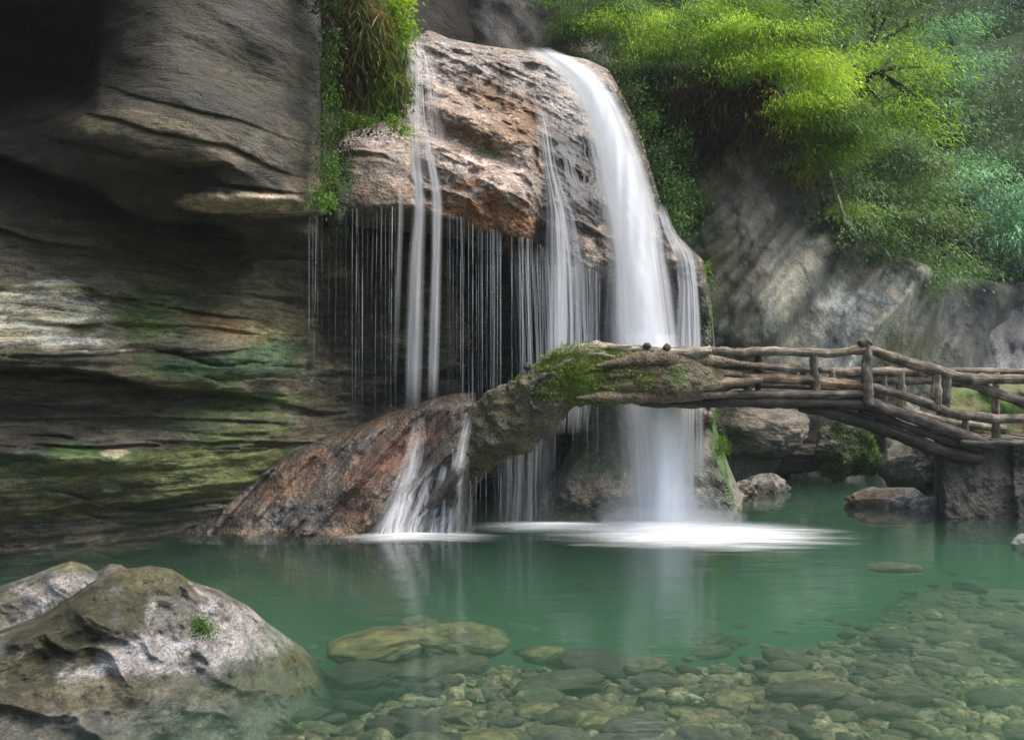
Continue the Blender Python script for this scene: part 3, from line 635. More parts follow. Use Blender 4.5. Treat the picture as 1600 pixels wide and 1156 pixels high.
for k_ in range(13):
    u0 = rs_.uniform(0, .55); u1 = u0+rs_.uniform(.2, .45); of = rs_.uniform(-.75, .8); cpt = catmull(tp, 10); pts_ = []
    for uu in np.linspace(u0, min(u1, .97), 6):
        c_ = cpt[int(uu*(len(cpt)-1))]; d_ = cpt[min(int(uu*(len(cpt)-1))+2, len(cpt)-1)]-c_; nl = math.hypot(d_[0], d_[1])+1e-6
        of += rs_.normal()*.05; pts_.append((c_[0]-d_[1]/nl*c_[3]*of, c_[1]+d_[0]/nl*c_[3]*of, c_[2]-c_[3]*c_[2]/F*math.sqrt(max(.1, 1-.7*of*of))*.99+.025, rs_.uniform(2.0, 4.2)))
    pts_[0] = (*pts_[0][:3], .6); pts_[-1] = (*pts_[-1][:3], .6); sp_.append(dict(pts=pts_, sides=8, n=6, amp=.4, seed=k_, ns=6))
tubes('bark_ridge', sp_, M_trunk, tr, colf=lambda V, C: trunk_col(V, None)*1.1)
ppx, ppy = proj(p_); nse = fbm(p_*3, 3, 5)
msk = (p_[:, 1] < 12.75) & ((((ppx-915)/95)**2+((ppy-580)/48)**2+.8*nse) < 1.15)
o = tuft_on('moss', p_, msk, 15000, .035, [(.17,.30,.02),(.22,.33,.03),(.08,.13,.02),(.14,.13,.04)], tr, 2, kind='stuff')
msk = (p_[:, 1] < 12.9) & ((((ppx-1000)/80)**2+((ppy-600)/34)**2+.6*nse) < 1)
tuft_on('lichen', p_, msk, 3500, .03, [(.13,.12,.06),(.12,.085,.04),(.09,.12,.03)], tr, 4, kind='stuff')
def nub(px, py, Y, r, seed):
    P, Fc = ICO[3]; q = P*(1+.25*fbm(P*2+seed, 3, seed))[:, None]*r*Y/F+at(px, py, Y)
    n = np.tile(np.array([(.10, .09, .05)]), (len(q), 1))
    mesh('mossy_knob', q, Fc, M_trunk, tr, col=n, fsize=3)
nub(824, 573, 12.75, 6, 1); nub(1011, 541, 12.55, 6, 2); nub(1042, 543, 12.55, 6, 3)

# ================================================================== LOG BRIDGE
br = empty('log_footbridge', tuple(at(1350, 640, 13.8)), 'rustic footbridge of grey brown logs between the mossy trunk and the dark pier', 'footbridge')
yb = lambda x, d=0: 12.75+(x-1050)/550*1.65+d
def L(pts, d=0, amp=.24, seed=0, sides=16, ns=4.5): return dict(pts=[(x, y, yb(x, d)+(e[0] if e else 0), r*.93) for (x, y, r, *e) in pts], sides=sides, n=10, amp=amp, seed=seed, ns=ns)
GW = (.13, .105, .075); DW = (.024, .02, .017)  # DW is the shaded copy of the wood, shade put into its colour
def railcol(V, C):
    n = fbm(V*5, 3, 77); w = sst(-.1, .7, n)[:, None]; return C*(.85+.9*w)
T = lambda name, pts, base=GW, **k: tubes(name, [L(pts, **k)], M_wood, br, base=base, colf=railcol)
T('handrail', [(1000,552,9),(1050,551,9),(1100,549,8.5),(1150,550,7.5),(1200,549,8),(1260,551,7),(1300,552,7),(1340,547,8),(1362,548,9),(1400,561,9),(1440,573,9.5),(1480,585,10),(1515,591,9),(1560,592,8),(1640,592,8)], seed=1)
for i_, pp_ in enumerate([[(930,572,3),(970,566,8),(1020,563,14),(1080,562,12),(1130,566,8),(1180,571,4)], [(940,606,3),(985,603,9),(1040,603,15),(1090,602,13),(1140,598,8),(1190,594,4)], [(950,588,3),(1000,584,8),(1060,580,14),(1110,581,9),(1160,586,4)], [(900,622,3),(960,620,8),(1030,618,12),(1090,617,9),(1150,615,4)]]):
    tubes('root', [L(pp_, d=-.14, amp=.35, seed=90+i_, ns=5)], M_trunk if i_ != 1 else M_wood, tr, base=(.15, .12, .08))
T('middle_rail', [(1000,568,20),(1085,568,17),(1125,570,12),(1110,570,9),(1160,571,8),(1210,574,7),(1262,577,6)], seed=2, d=-.02)
T('lower_rail', [(1020,588,22),(1088,588,18),(1128,589,12),(1170,590,9),(1230,591,9),(1290,597,9),(1320,600,8),(1352,602,7)], seed=3, base=(.17, .12, .08), d=.02)
T('base_rail', [(1030,610,18),(1095,610,14),(1125,607,9),(1150,603,5),(1220,604,4),(1290,608,4),(1350,610,4)], seed=4, base=(.19, .14, .10), d=.15)
T('edge_log', [(1020,618,7),(1080,617,7),(1150,616,6),(1230,616,6),(1300,615,6),(1352,616,6)], seed=5, base=(.11, .09, .07), d=-.02)
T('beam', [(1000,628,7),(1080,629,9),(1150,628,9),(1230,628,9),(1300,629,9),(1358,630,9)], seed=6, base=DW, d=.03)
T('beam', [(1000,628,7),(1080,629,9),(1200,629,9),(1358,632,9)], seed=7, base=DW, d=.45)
T('descending_rail', [(1358,603,7),(1390,612,7.5),(1430,624,8),(1460,634,9),(1490,646,9),(1530,652,8.5),(1570,654,8),(1640,654,8)], seed=8, base=(.12, .098, .078))
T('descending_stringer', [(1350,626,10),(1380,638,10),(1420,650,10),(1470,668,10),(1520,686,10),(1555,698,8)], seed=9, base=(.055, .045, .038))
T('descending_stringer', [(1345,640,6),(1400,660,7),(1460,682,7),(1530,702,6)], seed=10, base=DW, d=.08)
T('outer_rail', [(1500,596,7),(1530,605,8),(1560,615,8.5),(1600,630,9),(1640,645,9)], seed=11, base=(.14, .11, .085), d=.1)
B = 1.25
T('far_handrail', [(1280,578,5),(1320,581,7),(1370,580,7),(1420,581,7),(1470,579,6),(1520,579,5),(1580,580,5),(1640,580,5)], d=B, seed=12)
T('far_middle_rail', [(1290,596,6),(1370,592,7),(1410,594,8),(1460,594,8),(1520,600,7)], d=B+.05, seed=13, base=(.12, .10, .075))
T('far_lower_rail', [(1340,628,6),(1400,640,7),(1450,652,7),(1500,662,7),(1570,670,6)], d=B, seed=25, base=(.17, .15, .11))
T('far_edge_log', [(1040,612,7),(1200,609,7),(1350,612,7)], d=B-.1, seed=14, base=(.17, .14, .11))
for i, pts, d in [(0, [(1273,550,7),(1272,575,7.5),(1275,614,7)], 0), (1, [(1353,538,7),(1355,560,8.5),(1355,600,8.5),(1356,634,9)], -.03), (2, [(1464,582,7),(1463,610,8),(1463,642,8)], -.02),
                  (3, [(1479,586,7),(1479,612,7.5),(1478,646,7.5)], .02), (4, [(1186,549,5),(1184,566,6),(1184,616,6)], .12), (5, [(1104,575,5),(1102,590,5),(1102,618,5)], .1),
                  (6, [(1168,594,8),(1168,606,7),(1170,618,7)], .08), (7, [(1256,572,6),(1256,600,6),(1256,616,6)], .2), (8, [(1557,612,5),(1556,634,5.5),(1556,694,6)], .5), (9, [(1508,650,6),(1508,668,6),(1508,684,6)], 0.05)]:
    T('post', pts, d=d, seed=20+i, base=(.13, .11, .08) if i != 4 else DW)
for i, pts in enumerate([[(1381,580,6),(1381,604,6),(1382,640,6)], [(1408,582,7),(1408,610,8),(1409,642,8)], [(1556,582,6),(1556,610,6),(1557,668,6)], [(1300,580,5),(1300,600,5),(1301,616,5)], [(1243,574,6),(1243,600,6),(1244,614,6)]]):
    T('far_post', pts, d=B, seed=40+i, base=(.14, .125, .08))
T('post_cap', [(1343,537,4),(1352,534,6),(1361,537,4)], d=-.05, seed=60, base=(.10, .09, .06), amp=.4)
# deck: cross planks as one slatted deck, built plank by plank inside one mesh
def plank_geo(x0, x1, y, Y0, Y1, dy, th=.05, n=1):
    pass
dk = []; DV = []; DF = []; off = 0
g = np.random.default_rng(5)
path = lambda x: np.interp(x, [1020, 1355, 1540, 1700], [613, 616, 686, 690])
x = 1030.0
while x < 1690:
    w = g.uniform(13, 17); a, b = x, x+w-1.6; ya, yc = path(a), path(b); Y0 = yb(a)-.0+g.uniform(-.04, .04); Y1 = Y0+1.42+g.uniform(-.05, .05)
    za = float(at(a, ya, yb(a))[2]); zc = float(at(b, yc, yb(a))[2]); xa = float(at(a, ya, yb(a))[0]); xb = float(at(b, yc, yb(a))[0]); t = g.uniform(.045, .06); j = g.uniform(-.01, .01)
    DV += [(xa,Y0,za+j),(xb,Y0,zc+j),(xb+.06,Y1,zc+j),(xa+.06,Y1,za+j),(xa,Y0,za-t),(xb,Y0,zc-t),(xb+.06,Y1,zc-t),(xa+.06,Y1,za-t)]
    DF += [[off+q for q in f] for f in ((0,1,2,3),(7,6,5,4),(0,4,5,1),(1,5,6,2),(2,6,7,3),(3,7,4,0))]; off += 8; x += w
DV = np.array(DV)
mesh('deck_planks', DV, DF, M_wood, br, col=np.tile(np.array([(.10, .085, .065)]), (len(DV), 1)), uv=DV[:, :2], smooth=False)
T('deck_edge', [(1500,691,5),(1560,692,5),(1640,692,5)], seed=61, base=(.07, .06, .05), d=-.06)
# stringers sloping under the deck to the pier, darkened to paint in its shade
for d in (.15, .6, 1.1):
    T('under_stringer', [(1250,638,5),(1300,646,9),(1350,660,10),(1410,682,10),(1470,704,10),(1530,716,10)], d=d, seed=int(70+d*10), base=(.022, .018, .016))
for i, xx in enumerate((1310, 1360, 1410, 1450)):
    y_ = np.interp(xx, [1300, 1470], [645, 700]); c0 = at(xx, y_, yb(xx, .05)); c1 = c0+np.array([.05, 1.15, .0])
    tubes('cross_beam', [dict(pts=[(*c0, .05), (*((c0+c1)/2), .055), (*c1, .05)], sides=10, n=5, amp=.2, seed=i, ns=5, px=False)], M_wood, br, base=DW)
# a fallen orange leaf on the deck is lying on the right
lv = at(1592, 672, yb(1592, .5)); Vq, Fq, _ = leaves(np.array([lv]), .16, np.array([[1., 0, .4]]), .05, .6, seed=3)
mesh('fallen_leaf', Vq, Fq, M_leaf, col=np.tile(np.array([(.45, .12, .03)]), (4, 1)), smooth=False, label='orange fallen leaf lying on the bridge deck at the right edge', cat='leaf')
# pier of dark coursed stone
def pierd(px, py, v):
    Y = 14.35+.0006*(px-1470)+.25*sst(1500, 1466, px)*0
    el = np.clip((px-1466)/14, 0, 1); Y = Y+.5*(1-np.sqrt(1-(1-el)**2))
    Y = Y-.12*sst(712, 700, py)
    return Y
relief('stone_pier', xs_between(1466, 1720, 2.2), lambda x: 0*x+693, lambda x: 0*x+850, 100, pierd, rock_mat('pier_stone', stretch=(1, 1, 1.5), rough=(.4, .7), bump=.7, fine=34, pebble=15, spec=.5, fbump=.9, scale=2),
       lambda px, py, P: paint((.032, .03, .026), px, py, P, [(1560,770,120,40,0,(.10,.095,.075),.6),(1500,800,60,12,0,(.09,.085,.07),.8)], 12, 1.5),
       [lambda P, X, Y: fbm(P*2.2, 4, 121)*.09+fbm(P*9, 3, 122)*.025-.10*sst(.85, .97, np.abs(np.sin(P[..., 0]*2.6+.6*vn(P*1.3, 5))))*-1], thick=1.6,
       label='dark wet stone pier holding up the right end of the log bridge', cat='bridge pier')
relief('mossy_ledge', xs_between(1470, 1760, 4), smoothcurve([(1470,618),(1490,603),(1540,599),(1600,597),(1760,590)]), lambda x: 0*x+800, 60, lambda px, py, v: 17.2+0*px+1.2*(1-np.sqrt(1-(1-np.clip((py-600)/14, 0, 1))**2)), R_right,
       lambda px, py, P: paint((.10, .10, .04), px, py, P, [(1560,630,70,26,0,(.05,.12,.015),.9),(1510,640,40,20,0,(.10,.10,.03),.8)], 13, 1.5),
       [lambda P, X, Y: fbm(P*1.5, 4, 131)*.2], thick=2, label='low moss covered rock ledge behind the bridge railings at the right', cat='rock ledge')

# ================================================================== FALLING WATER
def sheet(name, rows, mat, parent, nu=14, nv=80, bulge=.18, yoff=-.12, follow=depthD, yfree=None, lipy=420, back=True, wav=.02, seed=0):
    r = np.array(rows, float); py = np.linspace(r[0, 0], r[-1, 0], nv)
    def cub(k):
        y = np.interp(py, r[:, 0], r[:, k]); kk = np.hanning(9); kk /= kk.sum(); return np.convolve(np.pad(y, 4, mode='edge'), kk, 'valid')
    l, rr = cub(1), cub(2); cx = (l+rr)/2
    if follow is not None:
        Y = follow(cx, np.minimum(py, lipy), 0*py)
        Y = np.minimum.accumulate(Y)+yoff
        if yfree is not None: Y = np.minimum(Y, yfree)
    else: Y = np.interp(py, r[:, 0], r[:, 3])+yoff
    u = np.linspace(0, 1, nu)
    def lay(sg):
        PX = l[None]+(rr-l)[None]*u[:, None]; PY = np.repeat(py[None], nu, 0)
        w = ((rr-l)/F*Y)[None]
        YY = Y[None]-sg*bulge*np.minimum(w, 1.2)*np.sin(np.pi*u)[:, None]
        P = at(PX, PY, YY); P[..., 1] += wav*fbm(np.stack([PX/9, PY/90, 0*PX+seed], -1), 3, seed+int(sg > 0))
        return P.reshape(-1, 3)
    vv = np.repeat(((py-py[0])/(py[-1]-py[0]))[None], nu, 0)
    UV = np.stack([np.repeat(u[:, None], nv, 1), vv], -1).reshape(-1, 2)
    V = lay(1); Fc = grid_faces(nu, nv)
    if back: V = np.r_[V, lay(-1)]; Fc = np.r_[Fc, grid_faces(nu, nv, nu*nv)]; UV = np.r_[UV, UV+np.array([.37*0, 0])]
    return mesh(name, V, Fc, mat, parent, uv=UV)
W_core = fall_mat('fall_core', 7, 1.0, 1.3, (.2, .5), edge=.55, lo=.72, wob=.1, top=.02)
W_veil = fall_mat('fall_veil', 14, 1.3, .95, (.32, .62), edge=.3, wob=.2, top=.02, lo=.15)
W_side = fall_mat('fall_side', 9, 1.2, .8, (.38, .62), edge=.3, wob=.2, top=.05)
W_film = fall_mat('fall_film', 30, 1.6, .5, (.42, .72), edge=.3, wob=.12, top=.15, bot=.3)
W_strm = fall_mat('fall_stream', 5, .8, .62, (.28, .62), edge=.4, wob=.12, top=.1, bot=.12)
W_mist = fall_mat('fall_mist', 14, .6, .3, (.3, .7), edge=.45, wob=.1, top=.3, bot=.1, lo=.2)
W_rill = fall_mat('fall_rill', 6, 1.5, .52, (.35, .65), edge=.4, wob=.3, top=.35, bot=.02)
mf = empty('waterfall', tuple(at(1040, 835, 14.2)), 'main waterfall, a broad silky white column plunging over the ledge behind the bridge', 'waterfall')
main = [(74,810,856),(84,826,882),(95,842,912),(110,858,934),(130,876,952),(160,894,974),(200,908,992),(250,918,1012),(300,926,1028),(350,935,1042),(400,944,1048),(450,942,1058),(500,940,1066),(560,940,1076),(640,960,1086),(720,966,1090),(800,968,1094),(835,962,1104)]
core = [(y_, l_+(8 if y_ < 420 else min(8+(y_-420)*.13, 36)), r_-(9 if y_ < 420 else 9+(y_-420)*.02)) for (y_, l_, r_) in main[1:]]
sheet('veil', main, W_veil, mf, 24, 160, .22, -.16, yfree=14.35, lipy=400)
sheet('core', core, W_core, mf, 20, 160, .2, -.26, yfree=14.25, lipy=400)
sheet('column', [(520,968,1062),(580,976,1070),(640,984,1078),(720,990,1084),(800,992,1090),(838,986,1098)], W_core, mf, 20, 80, .2, -.45, yfree=14.05, lipy=400); sheet('column', [(540,984,1060),(640,996,1072),(720,1000,1078),(800,1002,1082),(838,998,1090)], W_core, mf, 20, 80, .2, -.6, yfree=13.9, lipy=400)
sheet('film', [(95,840,905),(140,850,940),(190,850,960),(250,856,975),(300,862,990),(360,868,1000)], fall_mat('ledge_film', 46, 2.2, .5, (.46, .70), edge=.2, wob=.6, top=.2, bot=.3), mf, 30, 100, .02, -.10, yfree=14.6, lipy=400)
sheet('spray', [(560,930,1090),(640,930,1105),(720,925,1125),(800,915,1140),(842,890,1160)], W_mist, mf, 16, 60, .3, -.3, yfree=14.2, lipy=400)
sf = empty('waterfall', tuple(at(1080, 640, 14.6)), 'narrow white side fall spilling over the rock shoulder right of the main waterfall', 'waterfall')
sheet('veil', [(318,1026,1040),(345,1030,1048),(366,1036,1058),(382,1042,1074),(400,1050,1084),(450,1056,1092),(500,1054,1094),(560,1052,1096),(660,1056,1092),(800,1060,1092)], W_side, sf, 16, 90, .2, -.2, yfree=14.6, lipy=400)
sheet('veil', [(372,1056,1066),(392,1070,1084),(430,1078,1091),(500,1082,1096),(600,1084,1100),(760,1086,1104)], W_strm, sf, 12, 70, .2, -.32, yfree=14.5, lipy=410)
cf = empty('waterfall', tuple(at(890, 825, 14.0)), 'thin grey veil of water hanging left of the main waterfall', 'waterfall')
sheet('veil', [(150,828,850),(200,838,862),(260,844,872),(300,850,884),(330,850,900),(380,848,912),(430,846,920),(520,842,925),(600,840,930),(680,838,925)], fall_mat('veil_mid', 14, 1.0, .75, (.40, .68), edge=.3, wob=.1, top=.1, bot=.12), cf, 18, 120, .15, -.3, yfree=14.2, lipy=380)
sheet('strand', [(312,862,872),(330,866,884),(400,868,888),(480,866,886),(560,864,886)], W_strm, cf, 10, 60, .2, -.42, yfree=14.1, lipy=380)
sheet('veil', [(385,792,950),(450,795,950),(520,800,950),(600,805,955),(700,815,960),(828,800,990)], fall_mat('veil_wide', 44, .6, .55, (.44, .70), edge=.15, wob=.02, top=.12, bot=.3), cf, 24, 60, .03, 0, follow=None, yfree=None) if False else None
wv = np.array([(385,790,950,14.7),(450,795,952,14.7),(520,800,952,14.7),(600,805,945,14.65),(680,815,930,14.6)])
sheet('veil', [tuple(r) for r in wv], fall_mat('veil_wide', 46, .5, .5, (.44, .70), edge=.15, wob=.02, top=.12, bot=.3), cf, 24, 60, .03, 0, follow=None)
sheet('film', [(640,770,880,14.0),(700,768,872,14.0),(760,770,868,14.0),(826,760,875,14.0)], fall_mat('veil_low', 20, .5, .28, (.36, .70), edge=.35, wob=.02, top=.3, bot=.05), cf, 16, 40, .1, 0, follow=None)
def fall1(lab, *parts):
    p0 = parts[0][1][-1]; e = empty('waterfall', tuple(at(p0[1], p0[0], 14.2)), lab, 'waterfall')
    for nm, rows, mt, kw in parts: sheet(nm, rows, mt, e, 10, 90, .25, **kw)
fall1('longer left strand of the two thin streams dropping over the brown ledge', ('strand', [(46,634,654),(90,634,660),(130,634,664),(200,634,660),(250,636,662),(280,642,664),(330,644,668),(400,636,666),(500,632,664),(645,630,660)], W_strm, dict(yoff=-.22, yfree=14.25, lipy=325)),
      ('film', [(60,640,670),(120,640,690),(180,636,700),(240,638,706),(300,650,712)], W_film, dict(yoff=-.12, lipy=325)))
fall1('shorter right strand of the two thin streams dropping over the brown ledge', ('strand', [(190,655,668),(230,660,676),(270,668,686),(310,672,694),(400,672,692),(500,668,690),(628,666,686)], W_strm, dict(yoff=-.28, yfree=14.25, lipy=335)))
fall1('faint thread of water left of the two thin streams, starting at the pebbly block', ('strand', [(262,618,628),(300,620,632),(340,620,632),(450,616,628),(600,612,622)], fall_mat('fall_faint', 4, .8, .4, (.3, .7), edge=.4, top=.1, bot=.5), dict(yoff=-.25, yfree=14.3, lipy=325)))
# rills over the ramp rock
def onramp(rows, nm='rill', off=-.10): return [(py, a, b, float(depthR(np.array((a+b)/2), np.array(float(py)), 0))+off) for (py, a, b) in rows]
rl = empty('waterfall', tuple(at(690, 828, 13)), 'small fan of white rills running down the reddish ramp rock into the pool', 'waterfall')
g = np.random.default_rng(3)
RR = [[(628,728,742),(650,722,742),(680,716,736),(720,710,728),(760,708,724),(800,708,724),(837,704,730)], [(690,706,722),(730,702,716),(780,698,712),(837,694,712)], [(715,688,706),(750,680,700),(790,672,694),(837,662,692)],
      [(720,672,690),(760,656,676),(800,640,662),(837,628,660)], [(740,650,664),(780,628,648),(837,604,634)], [(765,628,642),(800,602,624),(837,584,612)], [(700,735,745),(740,732,744),(837,726,740)], [(650,640,670),(690,632,668),(730,622,660),(780,600,650),(837,580,650)], [(700,690,700),(770,690,700),(837,686,698)]]
for i, rr in enumerate(RR): sheet('rill', onramp(rr, off=-.16 if i != 0 else -.3), W_rill, rl, 10, 60, .12, 0, follow=None, seed=i)
sheet('film', onramp([(720,640,740),(770,600,740),(837,560,745)], off=-.14), fall_mat('ramp_film', 26, 1.2, .5, (.42, .72), edge=.3, wob=.3, top=.4, bot=.02), rl, 20, 40, .05, 0, follow=None)
# threads
def thread_mat(name, al):
    M = N(name); uv = M.n('TexCoord').outputs['UV']; V_ = M.n('SeparateXYZ', Vector=uv).outputs[1]
    oi = M.n('ObjectInfo').outputs['Random']
    nz = M.noise(M.n('CombineXYZ', X=M.math('MULTIPLY', oi, 60.0), Y=M.math('MULTIPLY', V_, 5.0)).outputs[0], 1.0, 3)
    a = M.math('MULTIPLY', M.rng(nz, .36, .62, .12, 1.0), M.rng(V_, .15, 1.0, 1.0, 0.0))
    a = M.math('MULTIPLY', a, M.math('MULTIPLY', M.rng(M.math('POWER', oi, 1.8), 0, 1, .22, 1.25), al))
    d = M.n('BsdfDiffuse', Color=(.85, .88, .92, 1)); x = M.n('MixShader', Fac=a); M.l(M.n('BsdfTransparent').outputs[0], x.inputs[1]); M.l(d.outputs[0], x.inputs[2]); M.l(x.outputs[0], M.out.inputs[0]); return M.m
TM = thread_mat('water_thread', .34)
g = np.random.default_rng(12)
def thread(px, py0, py1, Y, r, lab, grp):
    n = 14; py = np.linspace(py0, py1, n); w = g.normal(0, 1.1)
    cx = px+w*np.sin(np.linspace(0, 3, n)+g.uniform(0, 6)); C = at(cx, py, Y+0*py); th = np.arange(4)*np.pi/2
    P = C[:, None]+np.stack([np.cos(th), np.sin(th), 0*th], -1)[None]*r*np.linspace(1, .8, n)[:, None, None]
    ii = np.arange(n*4).reshape(n, 4); A = ii[:-1]; Bq = ii[1:]
    Fc = np.stack([A, np.roll(A, -1, 1), np.roll(Bq, -1, 1), Bq], -1).reshape(-1, 4)
    UV = np.stack([np.repeat([[.5]*4], n, 0), np.repeat(np.linspace(0, 1, n)[:, None], 4, 1)], -1).reshape(-1, 2)
    mesh('water_thread', P.reshape(-1, 3), Fc, TM, uv=UV, label=lab, cat='water thread', group=grp)
for px, y0, y1, r in [(483,318,560,.011),(488,320,640,.008),(492,322,600,.007),(497,326,620,.009),(503,330,560,.006)]:
    thread(px, y0, y1, 14.0, r, 'fine thread of water dripping below the ivy tip at the far left of the falls', 'threads below the ivy tip')
xsn = [514,524,533,541,551,556,560,566,574,583,588,597,603,608,612,618,700,703,708,714,720]
cl_ = g.uniform(722, 945, 26)
xsn += list(np.sort(np.clip(np.repeat(cl_, 3)+g.normal(0, 3.2, 78), 722, 950))) + list(g.uniform(770, 830, 12))
for px in xsn:
    lip = float(botD(px))-8 if px > 512 else 345
    big = px in (556, 583, 708) or g.random() < .12
    thread(px, lip, g.uniform(600, 760) if px < 720 else g.uniform(660, 830), 14.75+g.uniform(-.25, .15), (.0105 if big else .003+.006*g.random()**2), 'fine thread of water dripping from the lower lip of the brown ledge', 'threads dripping from the ledge lip')
for px in np.sort(g.uniform(728, 860, 26)):
    y0 = np.interp(px, [728, 760, 860], [755, 735, 668]); thread(px, y0, 826, 13.1, g.uniform(.003, .006), 'fine thread of water dripping from the underside of the mossy trunk', 'threads dripping under the trunk')

# ================================================================== POOL
def bedz(x, y):
    px = CX+F*x/np.maximum(y, 1)
    edge = np.interp(px, [-500, 400, 700, 1000, 1200, 1400, 1700], [6.5, 7.6, 8.6, 9.2, 10.4, 12.0, 13.0])
    edge = edge-2.2+1.3*vn(np.stack([x*.5, y*.5, 0*x], -1), 7)
    d = -.40-.10*np.clip(y-5, -3, 6)/3-1.8*sst(0, 7.5, y-edge-.6)
    return d
gx, gy = np.meshgrid(np.linspace(-22, 26, 320), np.linspace(1, 34, 240), indexing='ij')
gz = bedz(gx, gy)+.06*fbm(np.stack([gx*1.3, gy*1.3, 0*gx], -1), 4, 140)
mesh('pool_bed', np.stack([gx, gy, gz], -1).reshape(-1, 3), grid_faces(320, 240)[:, ::-1], R_bed, col=np.clip(np.tile(np.array([(.05, .055, .03)]), (320*240, 1))*(1+.5*fbm(np.stack([gx, gy, gz], -1).reshape(-1, 3)*3, 4, 9))[:, None], .01, 1), kind='structure')
def water_mat():
    M = N('pool_water'); tc = M.n('TexCoord').outputs['Object']; geo = M.n('NewGeometry')
    n1 = M.noise(M.map(tc, (.55, 2.4, 1), (0, 0, .06)), 1.0, 4, .55, .4); n2 = M.noise(M.map(tc, (2.2, 9, 1)), 1.0, 3, .5)
    h = M.math('ADD', n1, M.math('MULTIPLY', n2, .16))
    b = M.n('Bump', Strength=.22, Distance=.05, Height=h).outputs[0]
    fr = M.n('Fresnel', IOR=1.5, Normal=b).outputs[0]
    fr = M.math('MULTIPLY', fr, M.math('SUBTRACT', 1.0, geo.outputs['Backfacing']))
    gl = M.n('BsdfGlossy', Roughness=.09, Normal=b, Color=(1, 1, 1, 1))
    x = M.n('MixShader', Fac=fr); M.l(M.n('BsdfTransparent').outputs[0], x.inputs[1]); M.l(gl.outputs[0], x.inputs[2]); M.l(x.outputs[0], M.out.inputs[0])
    v = M.n('VolumePrincipled', Color=(.095, .185, .125, 1), Density=.40, Anisotropy=.2)
    v.inputs['Absorption Color'].default_value = (.15, .40, .24, 1)
    M.l(v.outputs[0], M.out.inputs[1]); return M.m
bx = np.array([(-23, 0, -3.2), (27, 0, -3.2), (27, 34.5, -3.2), (-23, 34.5, -3.2), (-23, 0, 0), (27, 0, 0), (27, 34.5, 0), (-23, 34.5, 0)], float)
mesh('water', bx, [(3,2,1,0),(4,5,6,7),(0,1,5,4),(1,2,6,5),(2,3,7,6),(3,0,4,7)], water_mat(), smooth=False, kind='structure')
mesh('ground', np.array([(-120,-80,-3.4),(120,-80,-3.4),(120,120,-3.4),(-120,120,-3.4)], float), [(0,1,2,3)], R_bed, col=np.tile(np.array([(.12,.11,.07)]), (4, 1)), kind='structure')
# foam
def foam_mat(name, dens):
    M = N(name); uv = M.n('TexCoord').outputs['UV']; tc = M.n('TexCoord').outputs['Object']
    U, V_ = (M.n('SeparateXYZ', Vector=uv).outputs[i] for i in (0, 1))
    dx = M.math('SUBTRACT', U, .5); dy = M.math('SUBTRACT', V_, .5)
    r = M.math('SQRT', M.math('ADD', M.math('MULTIPLY', dx, dx), M.math('MULTIPLY', dy, dy)))
    nz = M.noise(M.map(tc, (.7, 5, 1)), 1.0, 6, .6)
    r = M.math('ADD', r, M.math('MULTIPLY', M.math('SUBTRACT', nz, .5), .42))
    a = M.rng(r, .0, .48, 1.0, 0.0); a = M.math('POWER', M.n('Clamp', Value=a).outputs[0], 1.7)
    a = M.n('Clamp', Value=M.math('MULTIPLY', a, dens)).outputs[0]
    d = M.n('BsdfDiffuse', Color=(.78, .81, .83, 1)); x = M.n('MixShader', Fac=a); M.l(M.n('BsdfTransparent').outputs[0], x.inputs[1]); M.l(d.outputs[0], x.inputs[2]); M.l(x.outputs[0], M.out.inputs[0]); return M.m
FM = foam_mat('foam', 1.6)
FM2 = foam_mat('soft_foam', 1.1)
def foam(px, py, rx, ryw, lab, hgt=.05, dx=0, fm=None):
    Y = H*F/(py-CY); c = at(px, py, Y); n = 40; u, v = np.meshgrid(np.linspace(-1, 1, n), np.linspace(-1, 1, n), indexing='ij')
    R = np.sqrt(u*u+v*v); z = .012+hgt*np.exp(-R*R*3)
    P = np.stack([c[0]+u*rx/F*Y+dx*v, c[1]+v*ryw, z], -1)
    mesh('foam', P.reshape(-1, 3), grid_faces(n, n)[:, ::-1], fm or FM, uv=np.stack([u/2+.5, v/2+.5], -1).reshape(-1, 2), label=lab, cat='foam')
foam(1090, 835, 270, 1.5, 'broad white patch of foam spreading to the right from the foot of the main waterfall', .03)
foam(1040, 826, 150, 1.1, 'brightest dense foam directly under the main waterfall', .06)
foam(655, 840, 150, .55, 'soft white patch of foam at the foot of the rills on the ramp rock', .05, fm=FM2)
foam(870, 824, 170, .6, 'thin white band of foam between the ramp rock and the main waterfall', .05, fm=FM2)

MM = N('mist_vapour'); mv = MM.n('VolumePrincipled', Color=(.95, .97, 1, 1), Density=.55, Anisotropy=.2); MM.l(mv.outputs[0], MM.out.inputs[1])
for (px_, py_, Y_, a_, b_, c_) in ((1035, 800, 14.1, .95, .6, .42), (1050, 814, 13.6, 1.2, .6, .2)):
    v_, f_2 = ICO[4]; q_ = v_*(1+.15*fbm(v_*2, 3, int(a_*9)))[:, None]*np.array([a_, b_, c_])+at(px_, py_, Y_); q_[:, 2] = np.maximum(q_[:, 2], .02)
    mesh('mist', q_, f_2, MM.m, fsize=3, kind='stuff')
